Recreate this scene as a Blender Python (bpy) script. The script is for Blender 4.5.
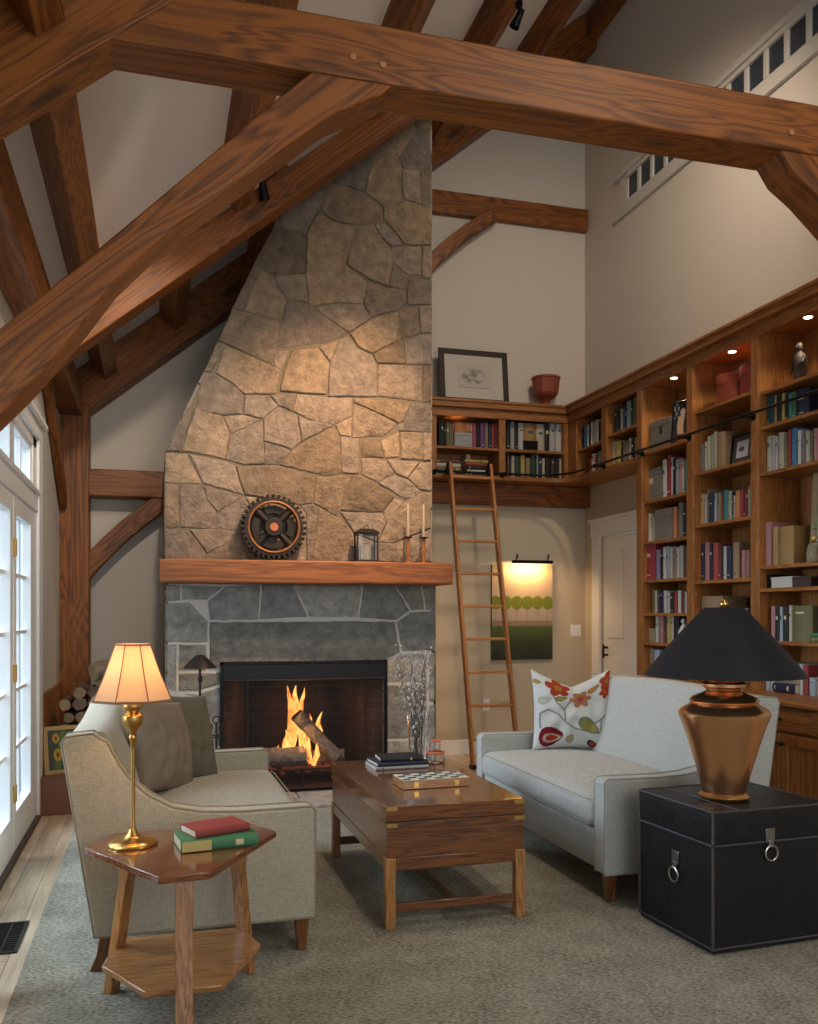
import bpy, bmesh, math, random
from mathutils import Vector, Matrix, Euler, noise
random.seed(7)
PI = math.pi
for o in list(bpy.data.objects): bpy.data.objects.remove(o)
SC = bpy.context.scene
COL = SC.collection

# ------------------------------------------------------------------ camera
YAW = math.atan(.2833)
EYE = 1.35
cd = bpy.data.cameras.new('camera'); cam = bpy.data.objects.new('camera', cd); COL.objects.link(cam)
cam.location = (0, 0, EYE); cam.rotation_euler = (PI/2, 0, -YAW)
cd.sensor_fit = 'HORIZONTAL'; cd.sensor_width = 36; cd.lens = 36*900/818; cd.shift_y = 102/818
cd.clip_start = .05; cd.clip_end = 200
SC.camera = cam

# ------------------------------------------------------------------ world, lights, exposure
SC.view_settings.view_transform = 'Standard'; SC.view_settings.look = 'None'
SC.view_settings.gamma = 1; SC.view_settings.use_curve_mapping = False
SC.view_settings.exposure = 0.42
W = bpy.data.worlds.new('world'); SC.world = W; W.use_nodes = True
W.node_tree.nodes['Background'].inputs[0].default_value = (.43, .61, .75, 1)
W.node_tree.nodes['Background'].inputs[1].default_value = 1.0

def light(name, kind, loc, energy, col, target=None, size=.1, size_y=None, spot=60, blend=.5, rot=None):
    l = bpy.data.lights.new(name, kind); l.energy = energy; l.color = col
    if kind == 'AREA':
        l.size = size
        if size_y: l.shape = 'RECTANGLE'; l.size_y = size_y
    else: l.shadow_soft_size = size
    if kind == 'SPOT': l.spot_size = math.radians(spot); l.spot_blend = blend
    o = bpy.data.objects.new(name, l); COL.objects.link(o); o.location = loc
    if target is not None:
        o.rotation_euler = (Vector(target)-Vector(loc)).to_track_quat('-Z', 'Y').to_euler()
    return o
WARM = (1, .72, .45)
sun = bpy.data.lights.new('overcast_sun', 'SUN'); sun.energy = 11; sun.angle = math.radians(75); sun.color = (.72, .86, 1)
so = bpy.data.objects.new('overcast_sun', sun); COL.objects.link(so); so.rotation_euler = Vector((1, -.22, -.52)).to_track_quat('-Z', 'Y').to_euler()
light('rear_fill', 'AREA', (2.0, -2.2, 2.4), 56, (1, .84, .68), (2.2, 6, 2.0), 3.0, 1.6)  # added warm fill from behind the camera, stands for no known lamp
light('fill_spot_right', 'SPOT', (2.9, 4.5, 5.55), 145, (1, .80, .60), (3.7, 7.4, 2.6), .12, spot=115, blend=1.0)  # unseen spot added to brighten the end and right walls
light('fill_spot_left', 'SPOT', (1.3, 4.3, 4.4), 120, (1, .80, .60), (.9, 6.4, .2), .12, spot=120, blend=1.0)  # unseen spot added to lift the floor before the hearth
light('fill_spot_corner', 'SPOT', (.2, 4.2, 3.93), 130, (1, .84, .68), (-.35, 8, 1.9), .06, spot=50, blend=1.0)  # unseen spot added to brighten the dark far left corner
light('fill_spot_front', 'SPOT', (2.6, 1.2, 5.0), 90, (1, .80, .60), (1.6, 3.6, 0), .12, spot=100, blend=1.0)  # unseen spot added as fill for the near floor
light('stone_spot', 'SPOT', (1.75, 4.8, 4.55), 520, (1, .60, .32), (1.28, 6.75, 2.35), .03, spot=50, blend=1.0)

# ------------------------------------------------------------------ materials
def newmat(name):
    m = bpy.data.materials.new(name); m.use_nodes = True
    return m, m.node_tree, m.node_tree.nodes['Principled BSDF']
def sock(n, key, val):
    if key in n.inputs: n.inputs[key].default_value = val
def plain(name, col, rough=.5, metal=0, spec=.5, emit=None, es=0, coat=0, noise_amt=.0, nscale=20, bump=0, bscale=80, trans=0, ior=1.45, sheen=0):
    m, t, b = newmat(name)
    sock(b, 'Base Color', (*col, 1)); sock(b, 'Roughness', rough); sock(b, 'Metallic', metal)
    sock(b, 'Specular IOR Level', spec); sock(b, 'Coat Weight', coat); sock(b, 'Transmission Weight', trans); sock(b, 'IOR', ior)
    sock(b, 'Sheen Weight', sheen)
    if emit: sock(b, 'Emission Color', (*emit, 1)); sock(b, 'Emission Strength', es)
    tc = t.nodes.new('ShaderNodeTexCoord')
    if noise_amt:
        n = t.nodes.new('ShaderNodeTexNoise'); n.inputs['Scale'].default_value = nscale; n.inputs['Detail'].default_value = 5
        t.links.new(tc.outputs['Object'], n.inputs['Vector'])
        mx = t.nodes.new('ShaderNodeMix'); mx.data_type = 'RGBA'
        mx.inputs[6].default_value = (*[c*(1-noise_amt) for c in col], 1); mx.inputs[7].default_value = (*[min(1, c*(1+noise_amt)) for c in col], 1)
        t.links.new(n.outputs[0], mx.inputs[0]); t.links.new(mx.outputs[2], b.inputs['Base Color'])
    if bump:
        n2 = t.nodes.new('ShaderNodeTexNoise'); n2.inputs['Scale'].default_value = bscale; n2.inputs['Detail'].default_value = 6
        t.links.new(tc.outputs['Object'], n2.inputs['Vector'])
        bp = t.nodes.new('ShaderNodeBump'); bp.inputs['Strength'].default_value = bump; bp.inputs['Distance'].default_value = .01
        t.links.new(n2.outputs[0], bp.inputs['Height']); t.links.new(bp.outputs[0], b.inputs['Normal'])
    return m
def wood(name, dark, light_, axis=0, sc=1.0, along=.9, rough=.45, coat=0.0, contrast=1.0, bump=.15):
    m, t, b = newmat(name)
    tc = t.nodes.new('ShaderNodeTexCoord'); mp = t.nodes.new('ShaderNodeMapping')
    s = [9*sc]*3
    if axis == 'h': s[0] = s[1] = along*sc
    else: s[axis] = along*sc
    mp.inputs['Scale'].default_value = s
    t.links.new(tc.outputs['Object'], mp.inputs['Vector'])
    n1 = t.nodes.new('ShaderNodeTexNoise'); n1.inputs['Scale'].default_value = .9; n1.inputs['Detail'].default_value = 3; n1.inputs['Distortion'].default_value = .6
    t.links.new(mp.outputs[0], n1.inputs['Vector'])
    mu = t.nodes.new('ShaderNodeMath'); mu.operation = 'MULTIPLY'; mu.inputs[1].default_value = 9
    t.links.new(n1.outputs[0], mu.inputs[0])
    fr = t.nodes.new('ShaderNodeMath'); fr.operation = 'PINGPONG'; fr.inputs[1].default_value = .5
    t.links.new(mu.outputs[0], fr.inputs[0])
    n2 = t.nodes.new('ShaderNodeTexNoise'); n2.inputs['Scale'].default_value = 7; n2.inputs['Detail'].default_value = 6
    t.links.new(mp.outputs[0], n2.inputs['Vector'])
    n3 = t.nodes.new('ShaderNodeTexNoise'); n3.inputs['Scale'].default_value = .35; n3.inputs['Detail'].default_value = 2
    t.links.new(mp.outputs[0], n3.inputs['Vector'])
    a = t.nodes.new('ShaderNodeMath'); a.operation = 'MULTIPLY'; a.inputs[1].default_value = .75*contrast; t.links.new(fr.outputs[0], a.inputs[0])
    c = t.nodes.new('ShaderNodeMath'); c.operation = 'MULTIPLY_ADD'; c.inputs[1].default_value = .55; t.links.new(n2.outputs[0], c.inputs[0]); t.links.new(a.outputs[0], c.inputs[2])
    d = t.nodes.new('ShaderNodeMath'); d.operation = 'MULTIPLY_ADD'; d.inputs[1].default_value = .5; t.links.new(n3.outputs[0], d.inputs[0]); t.links.new(c.outputs[0], d.inputs[2])
    r = t.nodes.new('ShaderNodeValToRGB'); r.color_ramp.elements[0].position = .38; r.color_ramp.elements[1].position = .88
    r.color_ramp.elements[0].color = (*dark, 1); r.color_ramp.elements[1].color = (*light_, 1)
    t.links.new(d.outputs[0], r.inputs[0]); t.links.new(r.outputs[0], b.inputs['Base Color'])
    if name == 'timber':
        mk = t.nodes.new('ShaderNodeMapping'); mk.inputs['Scale'].default_value = (1.3, 3.4, 3.4); t.links.new(tc.outputs['Object'], mk.inputs[0])
        vo = t.nodes.new('ShaderNodeTexVoronoi'); vo.inputs['Scale'].default_value = 1.0; t.links.new(mk.outputs[0], vo.inputs['Vector'])
        kr = t.nodes.new('ShaderNodeMapRange'); kr.inputs[1].default_value = .06; kr.inputs[2].default_value = .19; kr.inputs[3].default_value = .85; kr.inputs[4].default_value = 0; t.links.new(vo.outputs['Distance'], kr.inputs[0])
        km = t.nodes.new('ShaderNodeMix'); km.data_type = 'RGBA'; km.inputs[7].default_value = (.028, .008, .002, 1); t.links.new(kr.outputs[0], km.inputs[0]); t.links.new(r.outputs[0], km.inputs[6]); t.links.new(km.outputs[2], b.inputs['Base Color'])
        kd = t.nodes.new('ShaderNodeMath'); kd.operation = 'MULTIPLY_ADD'; kd.inputs[1].default_value = .35
        k2 = t.nodes.new('ShaderNodeMapRange'); k2.inputs[1].default_value = .05; k2.inputs[2].default_value = .55; k2.inputs[3].default_value = 1; k2.inputs[4].default_value = 0; t.links.new(vo.outputs['Distance'], k2.inputs[0])
        t.links.new(k2.outputs[0], kd.inputs[0]); t.links.new(n1.outputs[0], kd.inputs[2]); t.links.new(kd.outputs[0], mu.inputs[0])
    sock(b, 'Roughness', rough); sock(b, 'Coat Weight', coat); sock(b, 'Coat Roughness', .12)
    if bump:
        bp = t.nodes.new('ShaderNodeBump'); bp.inputs['Strength'].default_value = bump; bp.inputs['Distance'].default_value = .004
        t.links.new(d.outputs[0], bp.inputs['Height']); t.links.new(bp.outputs[0], b.inputs['Normal'])
    return m
def attrmat(name, rough=.8, nscale=14, namt=.35, bump=.5, bscale=30, spec=.4, dist=.01, sheen=0):
    m, t, b = newmat(name)
    at_ = t.nodes.new('ShaderNodeAttribute'); at_.attribute_name = 'tint'
    tc = t.nodes.new('ShaderNodeTexCoord'); n = t.nodes.new('ShaderNodeTexNoise'); n.inputs['Scale'].default_value = nscale; n.inputs['Detail'].default_value = 8
    n.inputs['Roughness'].default_value = .7
    t.links.new(tc.outputs['Object'], n.inputs['Vector'])
    mr = t.nodes.new('ShaderNodeMapRange'); mr.inputs[1].default_value = .25; mr.inputs[2].default_value = .75; mr.inputs[3].default_value = 1-namt; mr.inputs[4].default_value = 1+namt
    t.links.new(n.outputs[0], mr.inputs[0])
    vm = t.nodes.new('ShaderNodeVectorMath'); vm.operation = 'SCALE'; t.links.new(at_.outputs['Color'], vm.inputs[0]); t.links.new(mr.outputs[0], vm.inputs['Scale'])
    t.links.new(vm.outputs[0], b.inputs['Base Color']); sock(b, 'Roughness', rough); sock(b, 'Specular IOR Level', spec); sock(b, 'Sheen Weight', sheen)
    if bump:
        n2 = t.nodes.new('ShaderNodeTexNoise'); n2.inputs['Scale'].default_value = bscale; n2.inputs['Detail'].default_value = 8; n2.inputs['Roughness'].default_value = .65
        t.links.new(tc.outputs['Object'], n2.inputs['Vector'])
        bp = t.nodes.new('ShaderNodeBump'); bp.inputs['Strength'].default_value = bump; bp.inputs['Distance'].default_value = dist
        t.links.new(n2.outputs[0], bp.inputs['Height']); t.links.new(bp.outputs[0], b.inputs['Normal'])
    return m
TD, TL = (.042, .011, .0013), (.265, .082, .0085)
M = {}
M['timber'] = wood('timber', TD, TL, 0, 1.0, .38, .5, bump=.25, contrast=1.1)
M['timber_end'] = plain('peg_wood', (.40, .20, .08), .6)
M['mantel'] = wood('mantel_wood', (.12, .036, .008), (.34, .118, .03), 0, 1.2, .5, .5)
for k, ax in (('x', 0), ('y', 1), ('z', 2)):
    M['case_'+k] = wood('bookcase_wood_'+k, (.15, .052, .011), (.38, .155, .040), ax, 2.0, .7, .4)
    M['walnut_'+k] = wood('brown_furniture_wood_'+k, (.050, .016, .005), (.20, .072, .020), ax, 2.2, .7, .28, coat=.5)
    M['oak_'+k] = wood('side_table_wood_'+k, (.16, .064, .017), (.44, .205, .068), ax, 2.2, .7, .3, coat=.4)
M['walnut_h'] = wood('brown_furniture_wood_h', (.050, .016, .005), (.19, .068, .019), 'h', 2.2, .7, .28, coat=.5)
M['table_top'] = wood('side_table_top_wood', (.075, .024, .009), (.22, .075, .026), 0, 2.0, .7, .16, coat=.8, bump=.02)
M['ladder'] = wood('ladder_wood', (.24, .085, .022), (.52, .23, .075), 2, 2.5, .7, .4)
M['wall'] = plain('wall_paint', (.62, .57, .50), .85, bump=.12, bscale=220)
M['lower_wall'] = plain('tan_wall_paint', (.56, .49, .375), .85, bump=.1, bscale=220)
M['ceil'] = plain('ceiling_paint', (.80, .765, .73), .9, bump=.1, bscale=160)
M['white'] = plain('white_paint', (.86, .88, .89), .45)
M['black'] = plain('black_metal', (.012, .012, .013), .4, .7)
M['iron'] = plain('dark_iron', (.03, .028, .026), .55, .6, noise_amt=.4)
M['brass'] = plain('brass', (.62, .38, .12), .28, 1)
M['copper'] = plain('copper', (.78, .42, .21), .27, .97, bump=.08, bscale=25)
M['steel'] = plain('steel', (.5, .5, .5), .3, 1)
M['page'] = plain('book_pages', (.62, .55, .42), .9)
def paneglass():
    m, t, b = newmat('window_glass'); tr_ = t.nodes.new('ShaderNodeBsdfTransparent'); mx = t.nodes.new('ShaderNodeMixShader'); mx.inputs[0].default_value = .06
    sock(b, 'Roughness', .02); sock(b, 'Base Color', (0, 0, 0, 1)); t.links.new(tr_.outputs[0], mx.inputs[1]); t.links.new(b.outputs[0], mx.inputs[2]); t.links.new(mx.outputs[0], t.nodes['Material Output'].inputs[0]); return m
M['glass'] = paneglass()
M['clear'] = plain('clear_glass', (.95, .98, 1), .02, trans=1, ior=1.3)
M['darkglass'] = plain('dusk_window_glass', (.035, .045, .065), .15)

# ------------------------------------------------------------------ geometry helpers
class MB:
    def __init__(s): s.v = []; s.f = []; s.m = []; s.c = []
    def add(s, vs, fs, mi=0, col=None):
        n = len(s.v); s.v += [tuple(p) for p in vs]
        for f in fs: s.f.append([i+n for i in f]); s.m.append(mi); s.c.append(col)
        return s
    def box(s, a, b, mi=0, col=None, mat=None):
        x0, x1 = sorted((a[0], b[0])); y0, y1 = sorted((a[1], b[1])); z0, z1 = sorted((a[2], b[2]))
        vs = [Vector(p) for p in ((x0,y0,z0),(x1,y0,z0),(x1,y1,z0),(x0,y1,z0),(x0,y0,z1),(x1,y0,z1),(x1,y1,z1),(x0,y1,z1))]
        if mat: vs = [mat @ v for v in vs]
        return s.add(vs, [(0,3,2,1),(4,5,6,7),(0,1,5,4),(1,2,6,5),(2,3,7,6),(3,0,4,7)], mi, col)
    def cyl(s, p0, p1, r0, r1=None, n=16, mi=0, col=None, caps=True):
        r1 = r0 if r1 is None else r1; p0 = Vector(p0); p1 = Vector(p1); d = (p1-p0).normalized()
        a = d.orthogonal().normalized(); b = d.cross(a); vs = []
        for p, r in ((p0, r0), (p1, r1)):
            for i in range(n): t = 2*PI*i/n; vs.append(p+a*(r*math.cos(t))+b*(r*math.sin(t)))
        fs = [(i, (i+1) % n, n+(i+1) % n, n+i) for i in range(n)]
        if caps: fs += [tuple(range(n))[::-1], tuple(range(n, 2*n))]
        return s.add(vs, fs, mi, col)
    def lathe(s, prof, c=(0, 0, 0), n=28, mi=0, cap=True, ang0=0, col=None):
        vs = []
        for r, z in prof:
            for i in range(n): t = 2*PI*i/n+ang0; vs.append((c[0]+r*math.cos(t), c[1]+r*math.sin(t), c[2]+z))
        fs = []
        for k in range(len(prof)-1):
            for i in range(n): fs.append((k*n+i, k*n+(i+1) % n, (k+1)*n+(i+1) % n, (k+1)*n+i))
        if cap: fs += [tuple(range(n))[::-1], tuple(range((len(prof)-1)*n, len(prof)*n))]
        return s.add(vs, fs, mi, col)
    def prism(s, poly, ax, d0, d1, mi=0, col=None):
        # poly is 2D in the two remaining axes (in x,y,z order); extruded along ax from d0 to d1
        def mk(p, d):
            q = list(p); q.insert(ax, d); return q
        n = len(poly); vs = [mk(p, d0) for p in poly]+[mk(p, d1) for p in poly]
        fs = [tuple(range(n))[::-1], tuple(range(n, 2*n))]+[(i, (i+1) % n, n+(i+1) % n, n+i) for i in range(n)]
        return s.add(vs, fs, mi, col)
    def tube(s, pts, r, n=8, mi=0, closed=False, col=None):
        pts = [Vector(p) for p in pts]; N = len(pts); rr = r if isinstance(r, (list, tuple)) else [r]*N
        vs = []; prev = None
        for i, p in enumerate(pts):
            if closed: d = pts[(i+1) % N]-pts[i-1]
            else: d = pts[min(i+1, N-1)]-pts[max(i-1, 0)]
            d.normalize()
            a = d.orthogonal().normalized() if prev is None else (prev-d*prev.dot(d)).normalized()
            prev = a; b = d.cross(a)
            for k in range(n): t = 2*PI*k/n; vs.append(p+a*(rr[i]*math.cos(t))+b*(rr[i]*math.sin(t)))
        fs = []
        for i in range(N if closed else N-1):
            j = (i+1) % N
            for k in range(n): fs.append((i*n+k, i*n+(k+1) % n, j*n+(k+1) % n, j*n+k))
        if not closed: fs += [tuple(range(n))[::-1], tuple(range((N-1)*n, N*n))]
        return s.add(vs, fs, mi, col)
    def sphere(s, c, r, n=12, mi=0, col=None, sc=(1, 1, 1)):
        prof = [(r*math.sin(PI*i/n)*1.0+1e-5, -r*math.cos(PI*i/n)) for i in range(n+1)]
        k = len(s.v); s.lathe(prof, (0, 0, 0), max(8, n+4), mi, True, col=col)
        for i in range(k, len(s.v)):
            v = s.v[i]; s.v[i] = (c[0]+v[0]*sc[0], c[1]+v[1]*sc[1], c[2]+v[2]*sc[2])
        return s
    def torus(s, c, R, r, ax=2, n=24, mi=0, k=8):
        pts = []
        for i in range(n):
            t = 2*PI*i/n; q = [R*math.cos(t), R*math.sin(t)]; q.insert(ax, 0); pts.append(Vector(c)+Vector(q))
        return s.tube(pts, r, k, mi, True)
    def rbox(s, a, b, r=.03, puff=(0, 0, 0), n=8, mi=0, mat=None):
        a = Vector(a); b = Vector(b); c = (a+b)/2; h = (b-a)/2; bm = bmesh.new(); bmesh.ops.create_cube(bm, size=2)
        bmesh.ops.subdivide_edges(bm, edges=bm.edges[:], cuts=n, use_grid_fill=True)
        vs = []
        for v in bm.verts:
            u = v.co.copy(); u = Vector([math.copysign(1-(1-abs(q))**1.35, q) for q in u])
            p = Vector((u.x*h.x, u.y*h.y, u.z*h.z)); q = Vector([max(-(h[i]-r), min(h[i]-r, p[i])) for i in range(3)]); d = p-q
            if d.length > 1e-7: p = q+d.normalized()*r
            for i in range(3):
                j, k = (i+1) % 3, (i+2) % 3
                p[i] += puff[i]*(1-u[j]**2)*(1-u[k]**2)*u[i]
            p += c
            vs.append(mat @ p if mat else p)
        bm.verts.index_update(); fs = [[v.index for v in f.verts] for f in bm.faces]; bm.free()
        return s.add(vs, fs, mi)
    def build(s, name, mats, parent=None, bevel=0, seg=2, sub=0, sharp=40, merge=False, loc=None, rot=None, flat=False, normals=True):
        me = bpy.data.meshes.new(name); me.from_pydata(s.v, [], s.f)
        if not isinstance(mats, (list, tuple)): mats = [mats]
        for m_ in mats: me.materials.append(M[m_] if isinstance(m_, str) else m_)
        me.polygons.foreach_set('material_index', s.m)
        if any(c is not None for c in s.c):
            at_ = me.color_attributes.new('tint', 'FLOAT_COLOR', 'CORNER'); i = 0; buf = []
            for p, c in zip(me.polygons, s.c):
                c = c or (.5, .5, .5); buf += [c[0], c[1], c[2], 1]*p.loop_total
            at_.data.foreach_set('color', buf)
        bm = bmesh.new(); bm.from_mesh(me)
        if merge: bmesh.ops.remove_doubles(bm, verts=bm.verts, dist=merge if merge is not True else 1e-4)
        if normals: bmesh.ops.recalc_face_normals(bm, faces=bm.faces[:])
        bm.to_mesh(me); bm.free()
        if not flat:
            me.shade_smooth(); me.set_sharp_from_angle(angle=math.radians(sharp))
        o = bpy.data.objects.new(name, me); COL.objects.link(o)
        if parent: o.parent = parent
        if loc: o.location = loc
        if rot: o.rotation_euler = rot
        if bevel:
            b = o.modifiers.new('bevel', 'BEVEL'); b.width = bevel; b.segments = seg; b.limit_method = 'ANGLE'; b.angle_limit = math.radians(35)
        if sub:
            b = o.modifiers.new('sub', 'SUBSURF'); b.levels = sub; b.render_levels = sub
        return o
def tag(o, label=None, cat=None, group=None, kind=None):
    if label: o['label'] = label
    if cat: o['category'] = cat
    if group: o['group'] = group
    if kind: o['kind'] = kind
    return o
def thing(name, label, cat, loc=(0, 0, 0), rz=0, group=None):
    o = bpy.data.objects.new(name, None); COL.objects.link(o); o.location = loc; o.rotation_euler = (0, 0, rz); o.empty_display_size = .1
    return tag(o, label, cat, group)
def struct(o): o['kind'] = 'structure'; return o
def surface(name, nu, nv, pos, col, mat, parent=None, thick=None, close_back=None, smooth=True):
    """grid surface with its own pattern in a colour attribute"""
    vs = []; fs = []; cs = []
    for j in range(nv+1):
        for i in range(nu+1):
            u, v = i/nu, j/nv; vs.append(pos(u, v)); cs.append(col(u, v) if col else (.5, .5, .5))
    for j in range(nv):
        for i in range(nu): k = j*(nu+1)+i; fs.append((k, k+1, k+nu+2, k+nu+1))
    n = len(vs)
    if close_back:
        for j in range(nv+1):
            for i in range(nu+1): u, v = i/nu, j/nv; vs.append(close_back(u, v)); cs.append(cs[j*(nu+1)+i])
        for j in range(nv):
            for i in range(nu): k = n+j*(nu+1)+i; fs.append((k, k+nu+1, k+nu+2, k+1))
    me = bpy.data.meshes.new(name); me.from_pydata(vs, [], fs)
    at_ = me.color_attributes.new('tint', 'FLOAT_COLOR', 'POINT'); buf = []
    for c in cs: buf += [c[0], c[1], c[2], 1]
    at_.data.foreach_set('color', buf)
    bm = bmesh.new(); bm.from_mesh(me); bmesh.ops.remove_doubles(bm, verts=bm.verts, dist=1e-5); bmesh.ops.recalc_face_normals(bm, faces=bm.faces[:]); bm.to_mesh(me); bm.free()
    if smooth: me.shade_smooth()
    me.materials.append(mat); o = bpy.data.objects.new(name, me); COL.objects.link(o)
    if parent: o.parent = parent
    return o
# where a traced point of a known wall lies
SA, CA = math.sin(YAW), math.cos(YAW)
def ray(px, py): u = (px-409)/900; v = (614-py)/900; return (SA+u*CA, CA-u*SA, v)
def onY(px, py, y): r = ray(px, py); t = y/r[1]; return Vector((r[0]*t, y, EYE+r[2]*t))
def onX(px, py, x): r = ray(px, py); t = x/r[0]; return Vector((x, r[1]*t, EYE+r[2]*t))
def beam(name, label, p0, p1, w, h, cat='beam', mat='timber', up=(0, 0, 1), group=None, bevel=.008, parent=None):
    p0 = Vector(p0); p1 = Vector(p1); d = p1-p0; L = d.length; x = d.normalized(); y = Vector(up).cross(x).normalized(); z = x.cross(y)
    mb = MB(); mb.box((0, -w/2, -h/2), (L, w/2, h/2)); o = mb.build(name, mat, parent, bevel=bevel)
    o.matrix_local = Matrix(((x.x, y.x, z.x, p0.x), (x.y, y.y, z.y, p0.y), (x.z, y.z, z.z, p0.z), (0, 0, 0, 1)))
    if label: tag(o, label, cat, group)
    return o
def planar_beam(name, label, poly, y0, y1, cat='beam', mat='timber'):
    """timber cut to an outline (x,z) standing between the planes y0 and y1; local X follows its length"""
    ang = planar_beam.ang; ox, oz = poly[0]; c, s_ = math.cos(ang), math.sin(ang)
    loc = [((x-ox)*c+(z-oz)*s_, -(x-ox)*s_+(z-oz)*c) for x, z in poly]
    mb = MB(); mb.prism(loc, 1, y0, y1); o = mb.build(name, mat, None, bevel=.008)
    o.location = (ox, 0, oz); o.rotation_euler = (0, -ang, 0)
    return tag(o, label, cat)

# ================================================================== THE ROOM
XL, XR, YB, YC = -.75, 4.15, 8.187, 6.75
def roof_under(x): return 3.467+.819*x
def deck(x): return 3.887+.819*x
def floor_mat():
    m, t, b = newmat('pale_floor_boards')
    tc = t.nodes.new('ShaderNodeTexCoord'); mp = t.nodes.new('ShaderNodeMapping'); mp.inputs['Rotation'].default_value = (0, 0, PI/2)
    t.links.new(tc.outputs['Object'], mp.inputs[0])
    br = t.nodes.new('ShaderNodeTexBrick'); br.inputs['Color1'].default_value = (.50, .37, .24, 1); br.inputs['Color2'].default_value = (.62, .48, .33, 1); br.inputs['Mortar'].default_value = (.18, .11, .06, 1)
    br.inputs['Scale'].default_value = 1; br.inputs['Mortar Size'].default_value = .002; br.inputs['Brick Width'].default_value = 1.6; br.inputs['Row Height'].default_value = .11; br.offset = .37
    t.links.new(mp.outputs[0], br.inputs['Vector'])
    mp2 = t.nodes.new('ShaderNodeMapping'); mp2.inputs['Scale'].default_value = (18, 1.2, 1); t.links.new(tc.outputs['Object'], mp2.inputs[0])
    n = t.nodes.new('ShaderNodeTexNoise'); n.inputs['Scale'].default_value = 2; n.inputs['Detail'].default_value = 6; n.inputs['Distortion'].default_value = 1; t.links.new(mp2.outputs[0], n.inputs['Vector'])
    mr = t.nodes.new('ShaderNodeMapRange'); mr.inputs[1].default_value = .3; mr.inputs[2].default_value = .7; mr.inputs[3].default_value = .72; mr.inputs[4].default_value = 1.12; t.links.new(n.outputs[0], mr.inputs[0])
    vm = t.nodes.new('ShaderNodeVectorMath'); vm.operation = 'SCALE'; t.links.new(br.outputs[0], vm.inputs[0]); t.links.new(mr.outputs[0], vm.inputs['Scale']); t.links.new(vm.outputs[0], b.inputs['Base Color'])
    sock(b, 'Roughness', .3); return m
M['floor'] = floor_mat()
def rug_mat():
    m, t, b = newmat('rug_wool'); tc = t.nodes.new('ShaderNodeTexCoord')
    mp = t.nodes.new('ShaderNodeMapping'); mp.inputs['Scale'].default_value = (1, 2.2, 1); mp.inputs['Rotation'].default_value = (0, 0, .9); t.links.new(tc.outputs['Object'], mp.inputs[0])
    n = t.nodes.new('ShaderNodeTexNoise'); n.inputs['Scale'].default_value = 60; n.inputs['Detail'].default_value = 3; t.links.new(mp.outputs[0], n.inputs['Vector'])
    n2 = t.nodes.new('ShaderNodeTexNoise'); n2.inputs['Scale'].default_value = 6; n2.inputs['Detail'].default_value = 3; t.links.new(tc.outputs['Object'], n2.inputs['Vector'])
    r = t.nodes.new('ShaderNodeValToRGB'); r.color_ramp.elements[0].position = .35; r.color_ramp.elements[1].position = .66
    r.color_ramp.elements[0].color = (.135, .128, .098, 1); r.color_ramp.elements[1].color = (.43, .41, .335, 1)
    ma = t.nodes.new('ShaderNodeMath'); ma.operation = 'MULTIPLY_ADD'; ma.inputs[1].default_value = .22; t.links.new(n2.outputs[0], ma.inputs[0])
    m2 = t.nodes.new('ShaderNodeMath'); m2.operation = 'MULTIPLY'; m2.inputs[1].default_value = .8; t.links.new(n.outputs[0], m2.inputs[0]); t.links.new(m2.outputs[0], ma.inputs[2])
    t.links.new(ma.outputs[0], r.inputs[0]); t.links.new(r.outputs[0], b.inputs['Base Color'])
    bp = t.nodes.new('ShaderNodeBump'); bp.inputs['Strength'].default_value = .9; bp.inputs['Distance'].default_value = .012; t.links.new(n.outputs[0], bp.inputs['Height']); t.links.new(bp.outputs[0], b.inputs['Normal'])
    sock(b, 'Roughness', .95); sock(b, 'Specular IOR Level', .15); return m
M['rug'] = rug_mat()
struct(MB().box((XL-.15, -2.5, -.12), (XR+.15, YB+.15, 0)).build('floor', 'floor'))
struct(MB().box((-9, -4, -.35), (XL-.15, 12, -.15)).build('terrace_ground', plain('terrace_stone', (.13, .14, .15), .8, noise_amt=.1, nscale=3)))
tops = [(-.9, deck(-.9)), (XR+.2, deck(XR+.2)), (XR+.2, deck(XR+.2)+.15), (-.9, deck(-.9)+.15)]
struct(MB().prism(tops, 1, -2.5, YB+.15).build('ceiling', 'ceil'))
# back wall: tan paint below the loft, paler above
struct(MB().prism([(XL-.15, 0), (1.4, 0), (1.4, 2.40), (XR+.15, 2.40), (XR+.15, deck(XR+.15)+.1), (XL-.15, deck(XL-.15)+.1)], 1, YB, YB+.15).build('wall_back', 'wall'))
struct(MB().box((1.4, YB, 0), (XR, YB+.15, 2.40)).build('wall_back', 'lower_wall'))
# right wall with a tan lower part over and beside the white door
struct(MB().box((XR, -2.5, 2.70), (XR+.15, YB, deck(XR)+.1)).build('wall_right', 'wall'))
rw = MB(); rw.box((XR, -2.5, 0), (XR+.15, 6.98, 2.70)); rw.box((XR, 7.84, 0), (XR+.15, YB, 2.70)); rw.box((XR, 6.98, 2.10), (XR+.15, 7.84, 2.70))
struct(rw.build('wall_right', 'lower_wall'))
# left wall with the opening for the glazed doors
Y0, Y1 = 3.02, 6.40
lw = MB(); lw.box((XL-.065, -2.5, 0), (XL, Y0, 3.5)); lw.box((XL-.065, Y1, 0), (XL, YB, 3.5)); lw.box((XL-.065, Y0, 2.52), (XL, Y1, 3.5))
struct(lw.build('wall_left', 'wall'))
bb = MB().box((2.2, YB-.018, 0), (XR, YB, .14)); struct(bb.build('baseboard_back', 'white', bevel=.004))
struct(MB().box((XL, Y1+.22, 0), (XL+.018, YB, .14)).build('baseboard_left', 'white', bevel=.004))

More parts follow.
